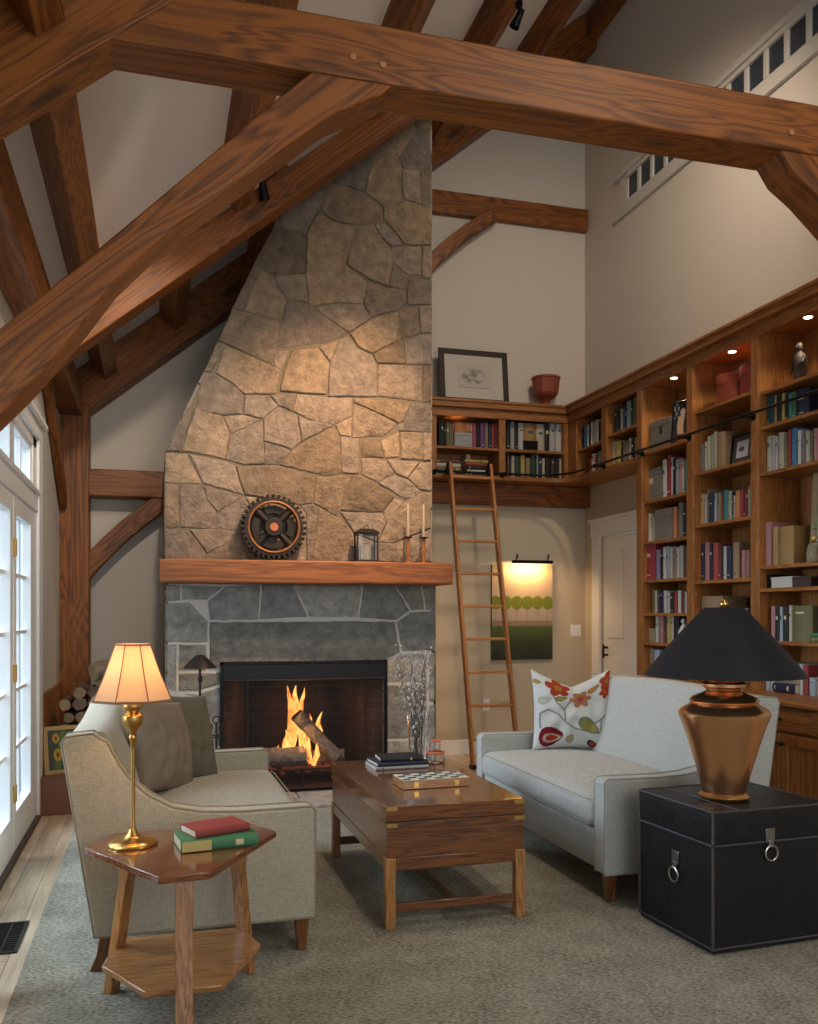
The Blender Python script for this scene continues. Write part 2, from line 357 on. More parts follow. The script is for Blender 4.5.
# --- glazed doors and their transoms in the left wall
def hbox(mb, y0, y1, z0, z1, d0=-.055, d1=.0, mi=0): mb.box((XL+d0, y0, z0), (XL+d1, y1, z1), mi)
leaves = [(5.42, 6.25, 1), (4.58, 5.40, 2), (3.86, 4.56, 3), (3.06, 3.84, 4)]
for ya, yb, n in leaves:
    d = thing('door_%d' % n, None, None, (XL, (ya+yb)/2, 0)); struct(d)
    L = lambda mb: [(v[0]-XL, v[1]-(ya+yb)/2, v[2]) for v in mb.v]
    f = MB(); g0, g1 = ya+.09, yb-.11
    hbox(f, ya, g0, .01, 2.02); hbox(f, g1, yb, .01, 2.02); hbox(f, g0, g1, .01, .23); hbox(f, g0, g1, 1.915, 2.02)
    f.v = L(f); f.build('door_frame', 'white', d, bevel=.004)
    mu = MB()
    for k in range(1, 5): z = .23+(1.915-.23)*k/5; hbox(mu, g0, g1, z-.011, z+.011, -.056, -.026)
    mu_y = (g0+g1)/2; hbox(mu, mu_y-.011, mu_y+.011, .23, 1.915, -.057, -.025)
    mu.v = L(mu); mu.build('muntin', 'white', d, bevel=.003)
    gl = MB(); hbox(gl, g0, g1, .23, 1.915, -.054, -.050); gl.v = L(gl); gl.build('glass_pane', 'glass', d)
    if n in (1, 2):
        for z in (.35, 1.02, 1.72):
            h = MB(); yy = ya+.008 if n == 1 else yb-.008; h.box((.0, yy-.018-(ya+yb)/2, z-.045), (.008, yy+.018-(ya+yb)/2, z+.045)); h.cyl((.008, yy-(ya+yb)/2, z-.048), (.008, yy-(ya+yb)/2, z+.048), .007, n=8)
            h.build('hinge', 'brass', d)
tr = MB()
hbox(tr, Y1-.15, Y1, 0, 2.52, -.066, .0); hbox(tr, Y0-.02, Y0+.04, 0, 2.52, -.066, .0)
hbox(tr, Y0, Y1, 2.02, 2.14, -.066, .012); hbox(tr, Y0, Y1, 2.44, 2.52, -.066, 0)
hbox(tr, Y1, Y1+.20, 0, 2.52, 0, .02); hbox(tr, Y0-.15, Y0, 0, 2.52, 0, .02); hbox(tr, Y0-.15, Y1+.20, 2.50, 2.60, 0, .022); hbox(tr, Y0-.18, Y1+.24, 2.60, 2.64, 0, .05)
hbox(tr, Y0, Y1, 2.135, 2.16, -.066, .03)
struct(tr.build('trim_1', 'white', bevel=.004))
struct(MB().box((XL-.066, Y0, 0), (XL+.03, Y1, .02)).build('trim_2', plain('dark_threshold', (.05, .04, .035), .5), bevel=.004))
for i, (ya, yb) in enumerate(((5.45, 6.24), (4.60, 5.38), (3.85, 4.53), (3.08, 3.80))):
    w = thing('window_%d' % (i+2), None, None, (XL, (ya+yb)/2, 2.16)); struct(w); c = (XL, (ya+yb)/2, 2.16)
    f = MB(); hbox(f, ya-.04, ya+.04, 2.16, 2.44, -.07, -.01); hbox(f, yb-.04, yb+.04, 2.16, 2.44, -.07, -.01); hbox(f, ya, yb, 2.16, 2.19, -.07, -.01); hbox(f, ya, yb, 2.41, 2.44, -.07, -.01)
    hbox(f, (ya+yb)/2-.011, (ya+yb)/2+.011, 2.18, 2.42, -.05, -.02)
    f.v = [tuple(Vector(v)-Vector(c)) for v in f.v]; f.build('window_frame', 'white', w, bevel=.003)
    g = MB(); hbox(g, ya+.03, yb-.03, 2.18, 2.42, -.038, -.033); g.v = [tuple(Vector(v)-Vector(c)) for v in g.v]; g.build('glass_pane', 'glass', w)

# --- band of small panes high in the right wall
w = thing('window_1', None, None, (XR, 5.4, 5.12)); struct(w)
def rb(mb, y0, y1, z0, z1, d0, d1): mb.box((-d1, y0-5.4, z0-5.12), (-d0, y1-5.4, z1-5.12))
f = MB(); n_p = 20; yy = 7.31
rb(f, 7.31, 7.45, 5.013, 5.349, 0, .018); rb(f, 2.9, 7.309, 5.013, 5.115, 0, .017); rb(f, 2.9, 7.309, 5.31, 5.35, 0, .03); rb(f, 2.9, 7.50, 5.35, 5.40, 0, .05); rb(f, 2.9, 7.58, 4.99, 5.012, 0, .03)
g = MB()
for k in range(n_p):
    y1 = yy-.215*k; y0 = y1-.17
    rb(f, y0-.045, y0, 5.11, 5.32, 0, .022); g = MB(); rb(g, y0, y1, 5.11, 5.32, 0, .006); g.build('glass_pane', 'darkglass', w)
f.build('window_frame', plain('dimmed_trim_paint', (.58, .56, .52), .6), w, bevel=.003)  # white trim whose dim light is put into a darker colour

# --- white panelled door and casing in the right wall
d = thing('door_5', None, None, (XR, 7.41, 0)); struct(d)
q = MB().box((.02, -.43, .01), (.06, .43, 2.09))
for z0, z1 in ((.25, .95), (1.12, 1.95)):
    for y0, y1 in ((-.33, -.04), (.04, .33)): q.box((.012, y0, z0), (.022, y1, z1))
q.build('door_leaf', 'white', d, bevel=.006)
q = MB().box((-.03, .34, .93), (-.015, .36, 1.06)); q.box((-.016, .335, .95), (.02, .365, .97)); q.box((-.016, .335, 1.02), (.02, .365, 1.04)); q.build('door_handle', 'black', d, bevel=.003)
t = MB().box((XR-.025, 7.845, 0), (XR, 8.0, 2.12)); t.box((XR-.025, 6.82, 0), (XR, 6.98, 2.12)); t.box((XR-.03, 6.80, 2.10), (XR, 8.02, 2.24)); t.box((XR-.05, 6.78, 2.24), (XR, 8.04, 2.27))
struct(t.build('trim_3', 'white', bevel=.004))

# ================================================================== TIMBER FRAME
def rafter(name, label, y, w, x0=-.75, x1=4.15):
    return beam(name, label, (x0, y, roof_under(x0)+.21), (x1, y, roof_under(x1)+.21), w, .325, 'rafter')
rafter('rafter', 'big sloping timber rafter at the top left corner, meeting the long level beam', 3.39, .20)
beam('rafter', 'slender sloping rafter just behind the big curved brace, crossing before the chimney top', (-.75, 6.30, roof_under(-.75)+.120), (2.2, 6.30, roof_under(2.2)+.120), .20, .185, 'rafter')
rafter('rafter', 'dark sloping rafter lying against the far end wall behind the chimney', 8.06, .25)
rafter('rafter', 'sloping rafter overhead nearer than the long level beam', .4, .20)
planar_beam.ang = 0
cb = planar_beam('collar_beam', 'long level timber beam crossing the whole room in front of the chimney', [(-.145, 3.352), (4.15, 3.352), (4.15, 3.570), (.12, 3.570)], 3.29, 3.49)
for x, z in ((.845, 3.43), (.73, 3.44), (2.66, 3.44)):
    MB().cyl((x+.13, 3.283, z-3.365), (x+.13, 3.30, z-3.365), .012, n=10).build('peg', 'timber_end', cb)
planar_beam.ang = .745
planar_beam('knee_brace', 'massive curved brace with bold grain slanting across the upper left foreground',
    [(-.75, 1.73), (-.528, 1.994), (-.425, 2.108), (-.342, 2.214), (-.235, 2.361), (-.134, 2.51), (-.015, 2.64), (.075, 2.728), (.237, 2.868), (.380, 2.992), (.64, 3.215), (.83, 3.315), (.88, 3.366), (.57, 3.366), (.516, 3.318), (.007, 2.812), (-.261, 2.545), (-.499, 2.318), (-.75, 2.08)], 3.30, 3.48, 'brace')
planar_beam.ang = -.74
planar_beam('knee_brace', 'short curved brace under the right end of the long level beam',
    [(2.60, 3.366), (2.67, 3.27), (2.78, 3.20), (2.95, 3.06), (3.3, 2.78), (4.15, 2.0), (4.15, 2.3), (3.3, 3.03), (2.86, 3.366)], 3.30, 3.48, 'brace')
beam('timber_post', 'timber post carrying the curved brace beside the glazed doors', (-.65, 3.39, 0), (-.65, 3.39, 3.0), .18, .18, 'post', up=(0, 1, 0))
beam('timber_post', 'thick timber post in the far left corner beside the firewood', (-.645, 8.04, 0), (-.645, 8.04, 3.10), .25, .24, 'post', up=(0, 1, 0))
beam('tie_beam', 'short level timber between the left corner post and the chimney', (-.53, 8.05, 2.45), (.3, 8.05, 2.45), .22, .225)
beam('tie_beam', 'level timber high on the end wall right of the chimney top', (2.1, 8.15, 5.26), (4.15, 8.15, 5.26), .07, .215)
def arc_brace(label, c, p, y0, y1, ang):
    planar_beam.ang = ang; planar_beam('knee_brace', label, p, y0, y1, 'brace')
def curved(p0, p1, sag, w, n=10):
    p0 = Vector(p0); p1 = Vector(p1); d = (p1-p0); nrm = Vector((-d.y, d.x)).normalized(); lo = []; hi = []
    for i in range(n+1): t = i/n; c = p0+d*t+nrm*(sag*4*t*(1-t)); lo.append(tuple(c-nrm*w/2)); hi.append(tuple(c+nrm*w/2))
    return lo+hi[::-1]
arc_brace('curved brace below the short level timber beside the left corner post', None, curved((-.60, 1.66), (.14, 2.36), .04, .15), 7.96, 8.12, .75)
arc_brace('slim curved brace under the high level timber right of the chimney', None, curved((2.2, 4.28), (3.12, 5.16), .06, .13), 8.02, 8.15, .75)
beam('knee_brace', 'narrow upright brace climbing from the left corner post above the transom windows', (-.715, 7.90, 2.27), (-.715, 6.55, 3.08), .055, .15, 'brace', up=(0, 0, 1))
beam('wall_plate', 'timber plate along the top of the left wall where the roof starts', (-.66, -2.4, 3.12), (-.66, 8.1, 3.12), .17, .25)
beam('ridge_beam', 'dark timber along the top of the right wall meeting the roof', (4.09, -2.4, 7.04), (4.09, YB, 7.04), .11, .22)
def purlin(x, y0, y1, label):
    # square to the roof slope
    ang = math.atan(.819); nrm = Vector((-math.sin(ang), 0, math.cos(ang)))
    c = Vector((x, 0, roof_under(x)+.16))+nrm*.125
    return beam('purlin', label, (c.x, y0, c.z), (c.x, y1, c.z), .13, .25, 'purlin', up=nrm)
for x, side in ((-.34, 'leftmost of the row, by left wall'), (.59, 'second from the left, passing over the curved brace'), (1.53, 'third from the left, just left of the black ceiling spotlight'), (2.46, 'fourth from the left, carrying a black spotlight'), (3.35, 'rightmost of the row, beside the high right wall')):
    purlin(x, 3.49, 6.2 if x < 2 else 7.94, 'roof purlin, '+side)
    purlin(x, .5, 3.29, 'roof purlin overhead before the long beam, '+side.split(',')[0])
for x, side in ((-.34, 'lower stub beside the left corner post'), (.22, 'upper stub just left of the chimney'), (.95, 'hidden mostly by the chimney top')):
    purlin(x, 6.4, 7.94, 'short roof purlin at the far end wall, '+side)
def spot_fixture(loc, label, target):
    t = thing('spotlight', label, 'spotlight', loc); d = (Vector(target)-Vector(loc)).normalized()
    MB().cyl((0, 0, 0), (0, 0, .03), .028, n=14).build('mount', 'black', t)
    MB().cyl((0, 0, 0), (0, 0, -.05), .008, n=8).build('stem', 'black', t)
    c = Vector((0, 0, -.07)); m = MB(); m.cyl(c-d*.05, c+d*.02, .022, .03, n=16); m.cyl(c+d*.02, c+d*.075, .03, .038, n=16, caps=False); m.build('lamp_head', 'black', t)
spot_fixture((.71, 6.12, 4.30), 'small black spotlight fixed to the slender rafter left of the chimney', (1, 7, 3))
pl = onY(518, 14, 4.9)
spot_fixture((2.455, 5.85, 5.60), 'small black spotlight hanging under a roof purlin near the top centre', (1.4, 6.7, 3))

# ================================================================== CHIMNEY AND FIREPLACE
FP = Vector((1.12, YC, 0))
fire = thing('stone_fireplace', 'tall fieldstone chimney and fireplace with a timber mantel, tapering up to the roof', 'fireplace', FP)
def fpb(mb): mb.v = [tuple(Vector(v)-FP) for v in mb.v]; return mb
def rx(p): q = onY(p[0], p[1], YC); return (q.x, q.z)
outline_l = [rx(p) for p in ((165, 452), (171, 440), (187, 406), (203, 373), (221, 344), (232, 309), (255, 262), (274, 227))]
XLc, XRc = rx((165, 500))[0], rx((432, 500))[0]
xe = outline_l[-1][0]; top = [(xe+.12, deck(xe+.12)), (XRc, deck(XRc))]
MORTAR = plain('mortar', (.17, .14, .10), .95, bump=.6, bscale=60)
def sidestone():
    m, t, b = newmat('side_stonework'); tc = t.nodes.new('ShaderNodeTexCoord')
    v = t.nodes.new('ShaderNodeTexVoronoi'); v.inputs['Scale'].default_value = 3.2; t.links.new(tc.outputs['Object'], v.inputs['Vector'])
    ve = t.nodes.new('ShaderNodeTexVoronoi'); ve.feature = 'DISTANCE_TO_EDGE'; ve.inputs['Scale'].default_value = 3.2; t.links.new(tc.outputs['Object'], ve.inputs['Vector'])
    r = t.nodes.new('ShaderNodeValToRGB'); r.color_ramp.elements[0].color = (.22, .20, .17, 1); r.color_ramp.elements[1].color = (.34, .30, .25, 1); t.links.new(v.outputs['Color'], r.inputs[0])
    r2 = t.nodes.new('ShaderNodeValToRGB'); r2.color_ramp.elements[0].position = .01; r2.color_ramp.elements[1].position = .03; t.links.new(ve.outputs[0], r2.inputs[0])
    mx = t.nodes.new('ShaderNodeMix'); mx.data_type = 'RGBA'; mx.blend_type = 'MULTIPLY'; mx.inputs[0].default_value = .6; t.links.new(r.outputs[0], mx.inputs[6]); t.links.new(r2.outputs[0], mx.inputs[7]); t.links.new(mx.outputs[2], b.inputs['Base Color'])
    bp = t.nodes.new('ShaderNodeBump'); bp.inputs['Distance'].default_value = .02; t.links.new(r2.outputs[0], bp.inputs['Height']); t.links.new(bp.outputs[0], b.inputs['Normal']); sock(b, 'Roughness', .9); return m
SIDE = sidestone()
OX0, OX1, OZ = .49, 1.70, .955
core = MB()
core.prism([(XLc, OZ), (XRc, OZ)]+top[::-1]+outline_l[::-1], 1, YC, YB, 0)
core.box((XLc, YC, 0), (OX0, YB, OZ)); core.box((OX1, YC, 0), (XRc+.03, YB, OZ)); core.box((OX0, 7.5, 0), (OX1, YB, OZ)); core.box((XRc, YC, 0), (XRc+.03, YB, 1.6))
o = fpb(core).build('chimney_core', [SIDE], fire)
sl = MB().prism([(XLc+.02, OZ+.02), (XRc-.02, OZ+.02)]+[(x-.02, z) for x, z in top[::-1]]+[(x+.02, z) for x, z in outline_l[::-1]], 1, YC-.006, YC+.001)
fpb(sl).build('mortar_bed', MORTAR, fire)
sl = MB().box((XLc+.02, YC-.008, OZ+.02), (XRc-.01, YC+.001, 1.58)); sl.box((XLc+.02, YC-.008, 0), (OX0-.01, YC+.001, OZ+.02)); sl.box((OX1+.01, YC-.008, 0), (XRc+.01, YC+.001, OZ+.02)); fpb(sl).build('mortar_bed', plain('pale_mortar', (.62, .60, .55), .95, bump=.5, bscale=60), fire)

ST_A = """700,140 750,60 790,60 793,170 712,168|600,130 735,22 752,58 700,138 692,128 660,125 628,148|735,22 793,10 793,60 752,58|760,172 793,172 793,278 765,270|712,168 760,172 765,270 716,255 706,215
628,150 660,125 692,128 700,140 712,168 706,215 706,262 660,275 603,235 612,190|510,205 560,150 620,135 628,150 612,190 603,235 560,220|480,280 510,205 560,220 603,235 640,262 655,295 657,320 560,325 515,315 490,298
655,275 706,262 716,255 765,270 793,285 793,385 715,382 690,345 657,310|630,325 657,320 690,345 715,382 680,388 650,360|440,345 470,290 490,298 515,315 560,325 588,330 560,400 552,438 612,490 600,548 520,545 450,555 438,480
588,330 630,325 655,365 680,392 685,432 672,502 620,482 552,438 560,400|680,388 765,385 765,470 728,468 684,430|765,385 793,385 793,478 765,475|684,430 728,475 728,500 715,510 672,502|728,478 793,480 793,550 725,552 722,505
612,488 672,502 715,508 722,550 700,565 620,588 600,548|350,330 440,350 438,462 350,470 295,430|350,330 395,260 490,225 470,290 440,350|350,470 438,462 445,545 385,535 360,500|310,450 350,470 360,500 385,540 370,592 262,568 280,520
295,430 310,450 262,568 231,560|231,562 365,598 357,690 343,718 190,652|385,540 445,548 465,562 560,630 548,640 490,658 370,673 357,665 370,592|465,560 520,548 600,548 625,590 560,632|560,632 625,590 700,568 703,600 690,655 625,690 585,670
700,568 755,555 762,630 692,655|755,555 793,552 793,632 762,632"""
ST_B = """625,70 692,35 715,35 722,97 640,97|715,35 762,12 793,12 793,100 722,97|768,102 793,102 793,205 768,205|640,97 765,102 765,203 640,190|535,28 560,18 585,50 625,70 640,97 640,190 500,190 505,95|475,50 532,30 507,93
398,58 475,50 505,95 498,184 365,175 375,115|357,58 395,58 370,112 340,98|210,45 340,98 370,115 355,182 265,182 235,155 185,122|190,30 212,45 175,120 150,120|150,120 175,120 235,155 262,182 260,240 205,243 128,226 137,170
265,185 335,185 362,215 318,252 263,240|335,185 412,178 398,230 362,215|412,180 500,190 570,192 568,242 520,268 450,255 398,230|570,192 735,205 715,258 700,265 640,235 572,205|572,205 640,235 697,265 660,300 570,305
735,208 793,208 793,290 700,285 697,265 715,258|520,268 568,245 567,302 535,300|362,215 415,240 427,318 400,340 375,330 320,315 318,252|415,240 450,255 520,268 427,318|205,243 260,240 315,252 300,262 228,295
124,222 205,243 225,292 212,365 130,348 88,345|108,215 122,222 85,345 42,345 60,310|300,262 318,255 320,318 325,378 270,382 212,365 225,295|320,315 375,330 400,345 362,380 322,380|520,270 535,300 540,405 495,412 362,382 400,340
535,300 588,305 590,408 540,405|592,308 650,315 662,362 594,360|650,315 700,285 703,360 662,362|703,288 768,290 768,368 705,365|768,290 793,290 793,370 768,370|594,360 668,368 690,405 640,432 594,408|668,365 760,372 725,420 690,405
760,375 793,372 793,455 755,450 725,420|690,408 725,420 765,455 730,485 640,432|42,345 105,350 115,375 150,435 40,432|108,350 212,370 240,385 265,465 150,435 120,375|240,385 362,382 465,415 460,490 420,495 265,465
465,415 570,410 545,470 535,530 460,490|570,412 592,410 640,435 690,470 655,515 535,510 545,470|40,432 80,435 83,558 40,560|82,435 150,438 160,480 190,515 170,560 85,558|150,438 265,468 190,515 160,480|170,560 190,515 265,468 300,520 255,570
40,562 110,565 160,632 150,652 40,652|110,562 170,560 255,570 225,600 160,632|160,632 255,570 300,620 300,655 152,655|300,520 265,468 420,495 440,520 440,655 300,655 300,620 255,570|420,495 460,490 475,520 455,655 440,655 440,520
475,500 535,530 575,575 575,610 530,655 455,655|535,512 655,515 668,545 640,600 575,575|655,515 690,475 715,485 680,545 668,545|715,485 765,458 793,458 793,560 690,600 640,600 668,545|575,575 640,600 690,600 700,655 530,655|690,600 793,560 793,655 700,655"""
ST_C = """42,80 85,80 85,125 42,130|85,80 205,85 155,125 85,125|155,125 205,85 303,80 296,178 160,180|303,80 390,80 432,170 296,178|390,80 580,80 567,172 432,170|580,80 665,80 710,152 670,180 567,172|665,80 740,80 750,152 710,152
740,80 778,80 778,150 750,152|42,130 110,128 160,180 158,240 42,240|670,182 710,155 778,152 778,262 685,265|42,242 74,242 74,420 42,420|76,242 156,242 156,316 76,316|76,320 196,318 196,352 130,372 76,372|76,376 130,376 196,356 196,520 76,520
42,424 74,424 74,620 42,620|76,524 196,524 196,668 76,668|42,624 74,624 74,668 42,668|644,286 682,268 755,266 755,348 644,348|757,266 778,264 778,400 757,400|644,352 755,352 755,500 644,500|644,504 755,504 755,668 644,668|757,404 778,404 778,668 757,668"""
def stone_mesh(polys, mb, tone, gap=.0032):
    for poly in polys:
        rnd = random.Random(hash(tuple(map(tuple, poly))) % 99991) if False else random.Random(int(sum(p[0]*31+p[1]*17 for p in poly)*1000))
        n = len(poly); cx = sum(p[0] for p in poly)/n; cz = sum(p[1] for p in poly)/n
        area = 0
        for i in range(n): area += poly[i][0]*poly[(i+1) % n][1]-poly[(i+1) % n][0]*poly[i][1]
        if area < 0: poly = poly[::-1]
        # inward offset of every corner
        def inset(P, d):
            out = []; n = len(P)
            for i in range(n):
                a, b, c = Vector(P[i-1]), Vector(P[i]), Vector(P[(i+1) % n]); e1 = (b-a); e2 = (c-b)
                if e1.length < 1e-6 or e2.length < 1e-6: out.append(tuple(b)); continue
                e1.normalize(); e2.normalize(); n1 = Vector((-e1.y, e1.x)); n2 = Vector((-e2.y, e2.x)); k = (n1+n2); L = k.length
                if L < .3: out.append(tuple(b+n1*d)); continue
                k /= L; out.append(tuple(b+k*(d/max(.45, k.dot(n1)))))
            return out
        P = inset(poly, gap); Q = []
        for i in range(len(P)):
            a, b = Vector(P[i]), Vector(P[(i+1) % len(P)]); m_ = max(1, int((b-a).length/.045))
            for k in range(m_):
                q = a.lerp(b, k/m_); j = .0035
                Q.append((q.x+rnd.uniform(-j, j), q.y+rnd.uniform(-j, j)))
        R = inset(Q, .007); c = Vector((cx, cz)); R = [tuple(Vector(r)) for r in R]
        dep = rnd.uniform(.012, .022); tx, tz = rnd.uniform(-.012, .012), rnd.uniform(-.012, .012)
        n = len(Q); yb = YC; vs = [(x, yb, z) for x, z in Q]+[(x, yb-dep*.7, z) for x, z in Q]+[(x, yb-dep-tx*(x-cx)*2-tz*(z-cz)*2, z) for x, z in R]
        fs = [(i, (i+1) % n, n+(i+1) % n, n+i) for i in range(n)]+[(n+i, n+(i+1) % n, 2*n+(i+1) % n, 2*n+i) for i in range(n)]+[tuple(range(2*n, 3*n))]
        b = rnd.uniform(.74, 1.28); w_ = rnd.uniform(-.03, .03); col = (tone[0]*b+w_*.5, tone[1]*b, tone[2]*b-w_*.6)
        mb.add(vs, fs, 0, col)
def parse(txt, ox, oy, s):
    out = []
    for part in txt.replace('\n', '|').split('|'):
        pts = [tuple(float(q) for q in p.split(',')) for p in part.split()]
        out.append([rx((ox+x/s, oy+y/s)) for x, y in pts])
    return out
M['stone'] = attrmat('fieldstone', .85, 13, .5, 1.0, 22, .3, .03)
mb = MB(); stone_mesh(parse(ST_A, 150, 110, 2.8207), mb, (.225, .175, .130)); stone_mesh(parse(ST_B, 150, 330, 2.8207), mb, (.235, .188, .145)); stone_mesh(parse(ST_C, 150, 555, 2.727), mb, (.31, .31, .29), .007)
fpb(mb).build('stone_facing', 'stone', fire, sharp=30)
mb = MB(); stone_mesh(parse('160,182 567,178 668,180 682,265 650,283 640,300 200,306 160,306', 150, 555, 2.727), mb, (.28, .285, .275), .007); fpb(mb).build('lintel_stone', 'stone', fire, sharp=30)
# mantel shelf
mb = MB(); mb.rbox((.035, 6.42, 1.568), (2.165, 6.75, 1.735), .012, n=14)
for i, v in enumerate(mb.v):
    k = noise.noise(Vector(v)*5)*.008; mb.v[i] = (v[0], v[1]+k, v[2]+noise.noise(Vector(v)*7+Vector((3, 0, 0)))*.005)
fpb(mb).build('mantel_shelf', 'mantel', fire)
# firebox
def brickm():
    m, t, b = newmat('firebox_brick'); tc = t.nodes.new('ShaderNodeTexCoord'); sp = t.nodes.new('ShaderNodeSeparateXYZ'); t.links.new(tc.outputs['Object'], sp.inputs[0])
    ad = t.nodes.new('ShaderNodeMath'); t.links.new(sp.outputs[0], ad.inputs[0]); t.links.new(sp.outputs[1], ad.inputs[1]); cb_ = t.nodes.new('ShaderNodeCombineXYZ'); t.links.new(ad.outputs[0], cb_.inputs[0]); t.links.new(sp.outputs[2], cb_.inputs[1])
    br = t.nodes.new('ShaderNodeTexBrick'); br.inputs['Scale'].default_value = 1; br.inputs['Brick Width'].default_value = .22; br.inputs['Row Height'].default_value = .075; br.inputs['Mortar Size'].default_value = .005
    br.inputs['Color1'].default_value = (.16, .055, .035, 1); br.inputs['Color2'].default_value = (.09, .04, .03, 1); br.inputs['Mortar'].default_value = (.17, .14, .12, 1)
    t.links.new(cb_.outputs[0], br.inputs['Vector'])
    n = t.nodes.new('ShaderNodeTexNoise'); n.inputs['Scale'].default_value = 4; n.inputs['Detail'].default_value = 5; t.links.new(tc.outputs['Object'], n.inputs['Vector'])
    vm = t.nodes.new('ShaderNodeVectorMath'); vm.operation = 'SCALE'; t.links.new(br.outputs[0], vm.inputs[0]); t.links.new(n.outputs[0], vm.inputs['Scale']); t.links.new(vm.outputs[0], b.inputs['Base Color'])
    sock(b, 'Roughness', .9); return m
M['brick'] = brickm()
fb = MB()
def quad(a, b, z0, z1): fb.add([(a[0], a[1], z0), (b[0], b[1], z0), (b[0], b[1], z1), (a[0], a[1], z1)], [(0, 1, 2, 3)])
quad((OX0, YC), (.72, 7.42), 0, 1.1); quad((.72, 7.42), (1.47, 7.42), 0, 1.1); quad((1.47, 7.42), (OX1, YC), 0, 1.1)
fb.add([(OX0, YC, .03), (OX1, YC, .03), (1.47, 7.42, .03), (.72, 7.42, .03)], [(0, 1, 2, 3)])
o = fpb(fb).build('firebox', 'brick', fire, normals=False); sm = o.modifiers.new('s', 'SOLIDIFY'); sm.thickness = .01
# hearth flags, flush with the floor
hb = MB(); rnd = random.Random(3); x = .1
for j, (y0, y1) in enumerate(((6.2, 6.46), (6.47, 6.745))):
    x = .05+j*-.02
    while x < 2.15:
        w_ = rnd.uniform(.22, .42); hb.box((x, y0, 0), (min(x+w_, 2.2), y1, .022), 0, rnd.choice([(.33, .33, .34), (.36, .29, .26), (.29, .31, .34), (.40, .38, .35)])); x += w_+.01
fpb(hb).build('hearth', 'stone', fire, bevel=.004)

# --- fire screen
scr = thing('fire_screen', 'black framed fireplace screen with a dark mesh panel before the fire', 'fire screen', (1.095, 6.70, 0))
def bx_(mb, x0, x1, z0, z1, d0=-.012, d1=.012): mb.box((x0, d0, z0), (x1, d1, z1))
f = MB(); bx_(f, -.63, -.605, .0, 1.0); bx_(f, .605, .63, 0, 1.0); bx_(f, -.63, .63, .975, 1.0); bx_(f, -.63, .63, .025, .05); f.build('frame', 'black', scr, bevel=.003)
MB().box((-.605, -.006, .865), (.605, .006, .976)).build('top_panel', plain('smoked_black_steel', (.012, .012, .014), .35, .5), scr)
r_ = MB(); pts = []
for i in range(25): t_ = i/24; pts.append((-.6+1.2*t_, -.02-.03*math.sin(PI*t_), .862-.03*math.cos(PI*(t_-.5))*0))
r_.tube(pts, .007, 8); r_.build('curtain_rod', 'iron', scr)
def meshm():
    m, t, b = newmat('dark_wire_mesh'); tr_ = t.nodes.new('ShaderNodeBsdfTransparent'); mx = t.nodes.new('ShaderNodeMixShader'); mx.inputs[0].default_value = .34
    sock(b, 'Base Color', (.02, .02, .022, 1)); sock(b, 'Roughness', .5); t.links.new(tr_.outputs[0], mx.inputs[1]); t.links.new(b.outputs[0], mx.inputs[2]); t.links.new(mx.outputs[0], t.nodes['Material Output'].inputs[0]); return m
c_ = MB(); n = 60
vs = []; 
for i in range(n+1):
    xx = -.6+1.2*i/n; yy = .006+.004*math.sin(i*1.3)
    vs += [(xx, yy, .05), (xx, yy, .865)]
c_.add(vs, [(2*i, 2*i+2, 2*i+3, 2*i+1) for i in range(n)]); c_.build('mesh_curtain', meshm(), scr)
for xx in (-.43, .46): MB().box((xx-.004, -.004, .05), (xx+.004, .008, .865)).build('mesh_seam', 'iron', scr)
# --- grate, logs and flames
gr = thing('fire_grate', 'black iron grate with end bars holding the burning logs', 'grate', (1.10, 7.05, .03))
g = MB()
for k in range(7): xx = -.27+.09*k; g.tube([(xx, -.17, .10), (xx, .0, .085), (xx, .17, .12), (xx, .19, .2)], .009, 6)
g.box((-.32, -.12, .07), (.32, -.10, .09)); g.box((-.32, .10, .07), (.32, .12, .09)); g.tube([(-.29, -.19, .13), (.29, -.19, .13)], .011, 8); g.build('bars', 'iron', gr)
for xx in (-.28, 0, .28): MB().box((xx-.01, -.19, 0), (xx+.01, -.17, .13)).build('leg', 'iron', gr)
CHAR = attrmat('charred_wood', .9, 22, .6, 1, 30, .2, .02)
def log(name, label, p0, p1, r, col, cat='log', mat=None, n=14, end=None, group=None, parent=None, rough=.12):
    p0 = Vector(p0); p1 = Vector(p1); d = p1-p0; L = d.length; x = d.normalized(); a = x.orthogonal().normalized(); b = x.cross(a); mb = MB(); K = 7; rnd = random.Random(int(L*1e4+r*1e5)); vs = []
    ph = [rnd.uniform(.82, 1.15) for _ in range(n)]
    for k in range(K):
        for i in range(n):
            t = 2*PI*i/n; q = r*(ph[i]*(1-rough)+rough*rnd.uniform(.8, 1.2)); vs.append(x*(L*k/(K-1))+a*(q*math.cos(t))+b*(q*math.sin(t)))
    fs = [(k*n+i, k*n+(i+1) % n, (k+1)*n+(i+1) % n, (k+1)*n+i) for k in range(K-1) for i in range(n)]
    mb.add(vs, fs, 0, col); mb.add(vs[:n], [tuple(range(n))], 0, end or col); mb.add(vs[-n:], [tuple(range(n))], 0, end or col)
    o = mb.build(name, mat or CHAR, parent); o.location = p0; return tag(o, label, cat, group)
log('burning_log', 'charred log leaning up diagonally through the flames', onY(296, 715, 6.98), onY(336, 757, 7.0), .055, (.34, .31, .28), end=(.015, .012, .01))
log('burning_log', 'ashy grey log lying low on the left of the grate', (.80, 6.99, .235), (1.14, 6.93, .25), .075, (.30, .25, .22), end=(.03, .02, .02), rough=.5)
log('burning_log', 'short blackened log low on the right side of the grate', (1.12, 7.12, .20), (1.46, 7.02, .22), .06, (.22, .18, .16), end=(.03, .02, .02), rough=.4)
em = MB(); rnd = random.Random(9)
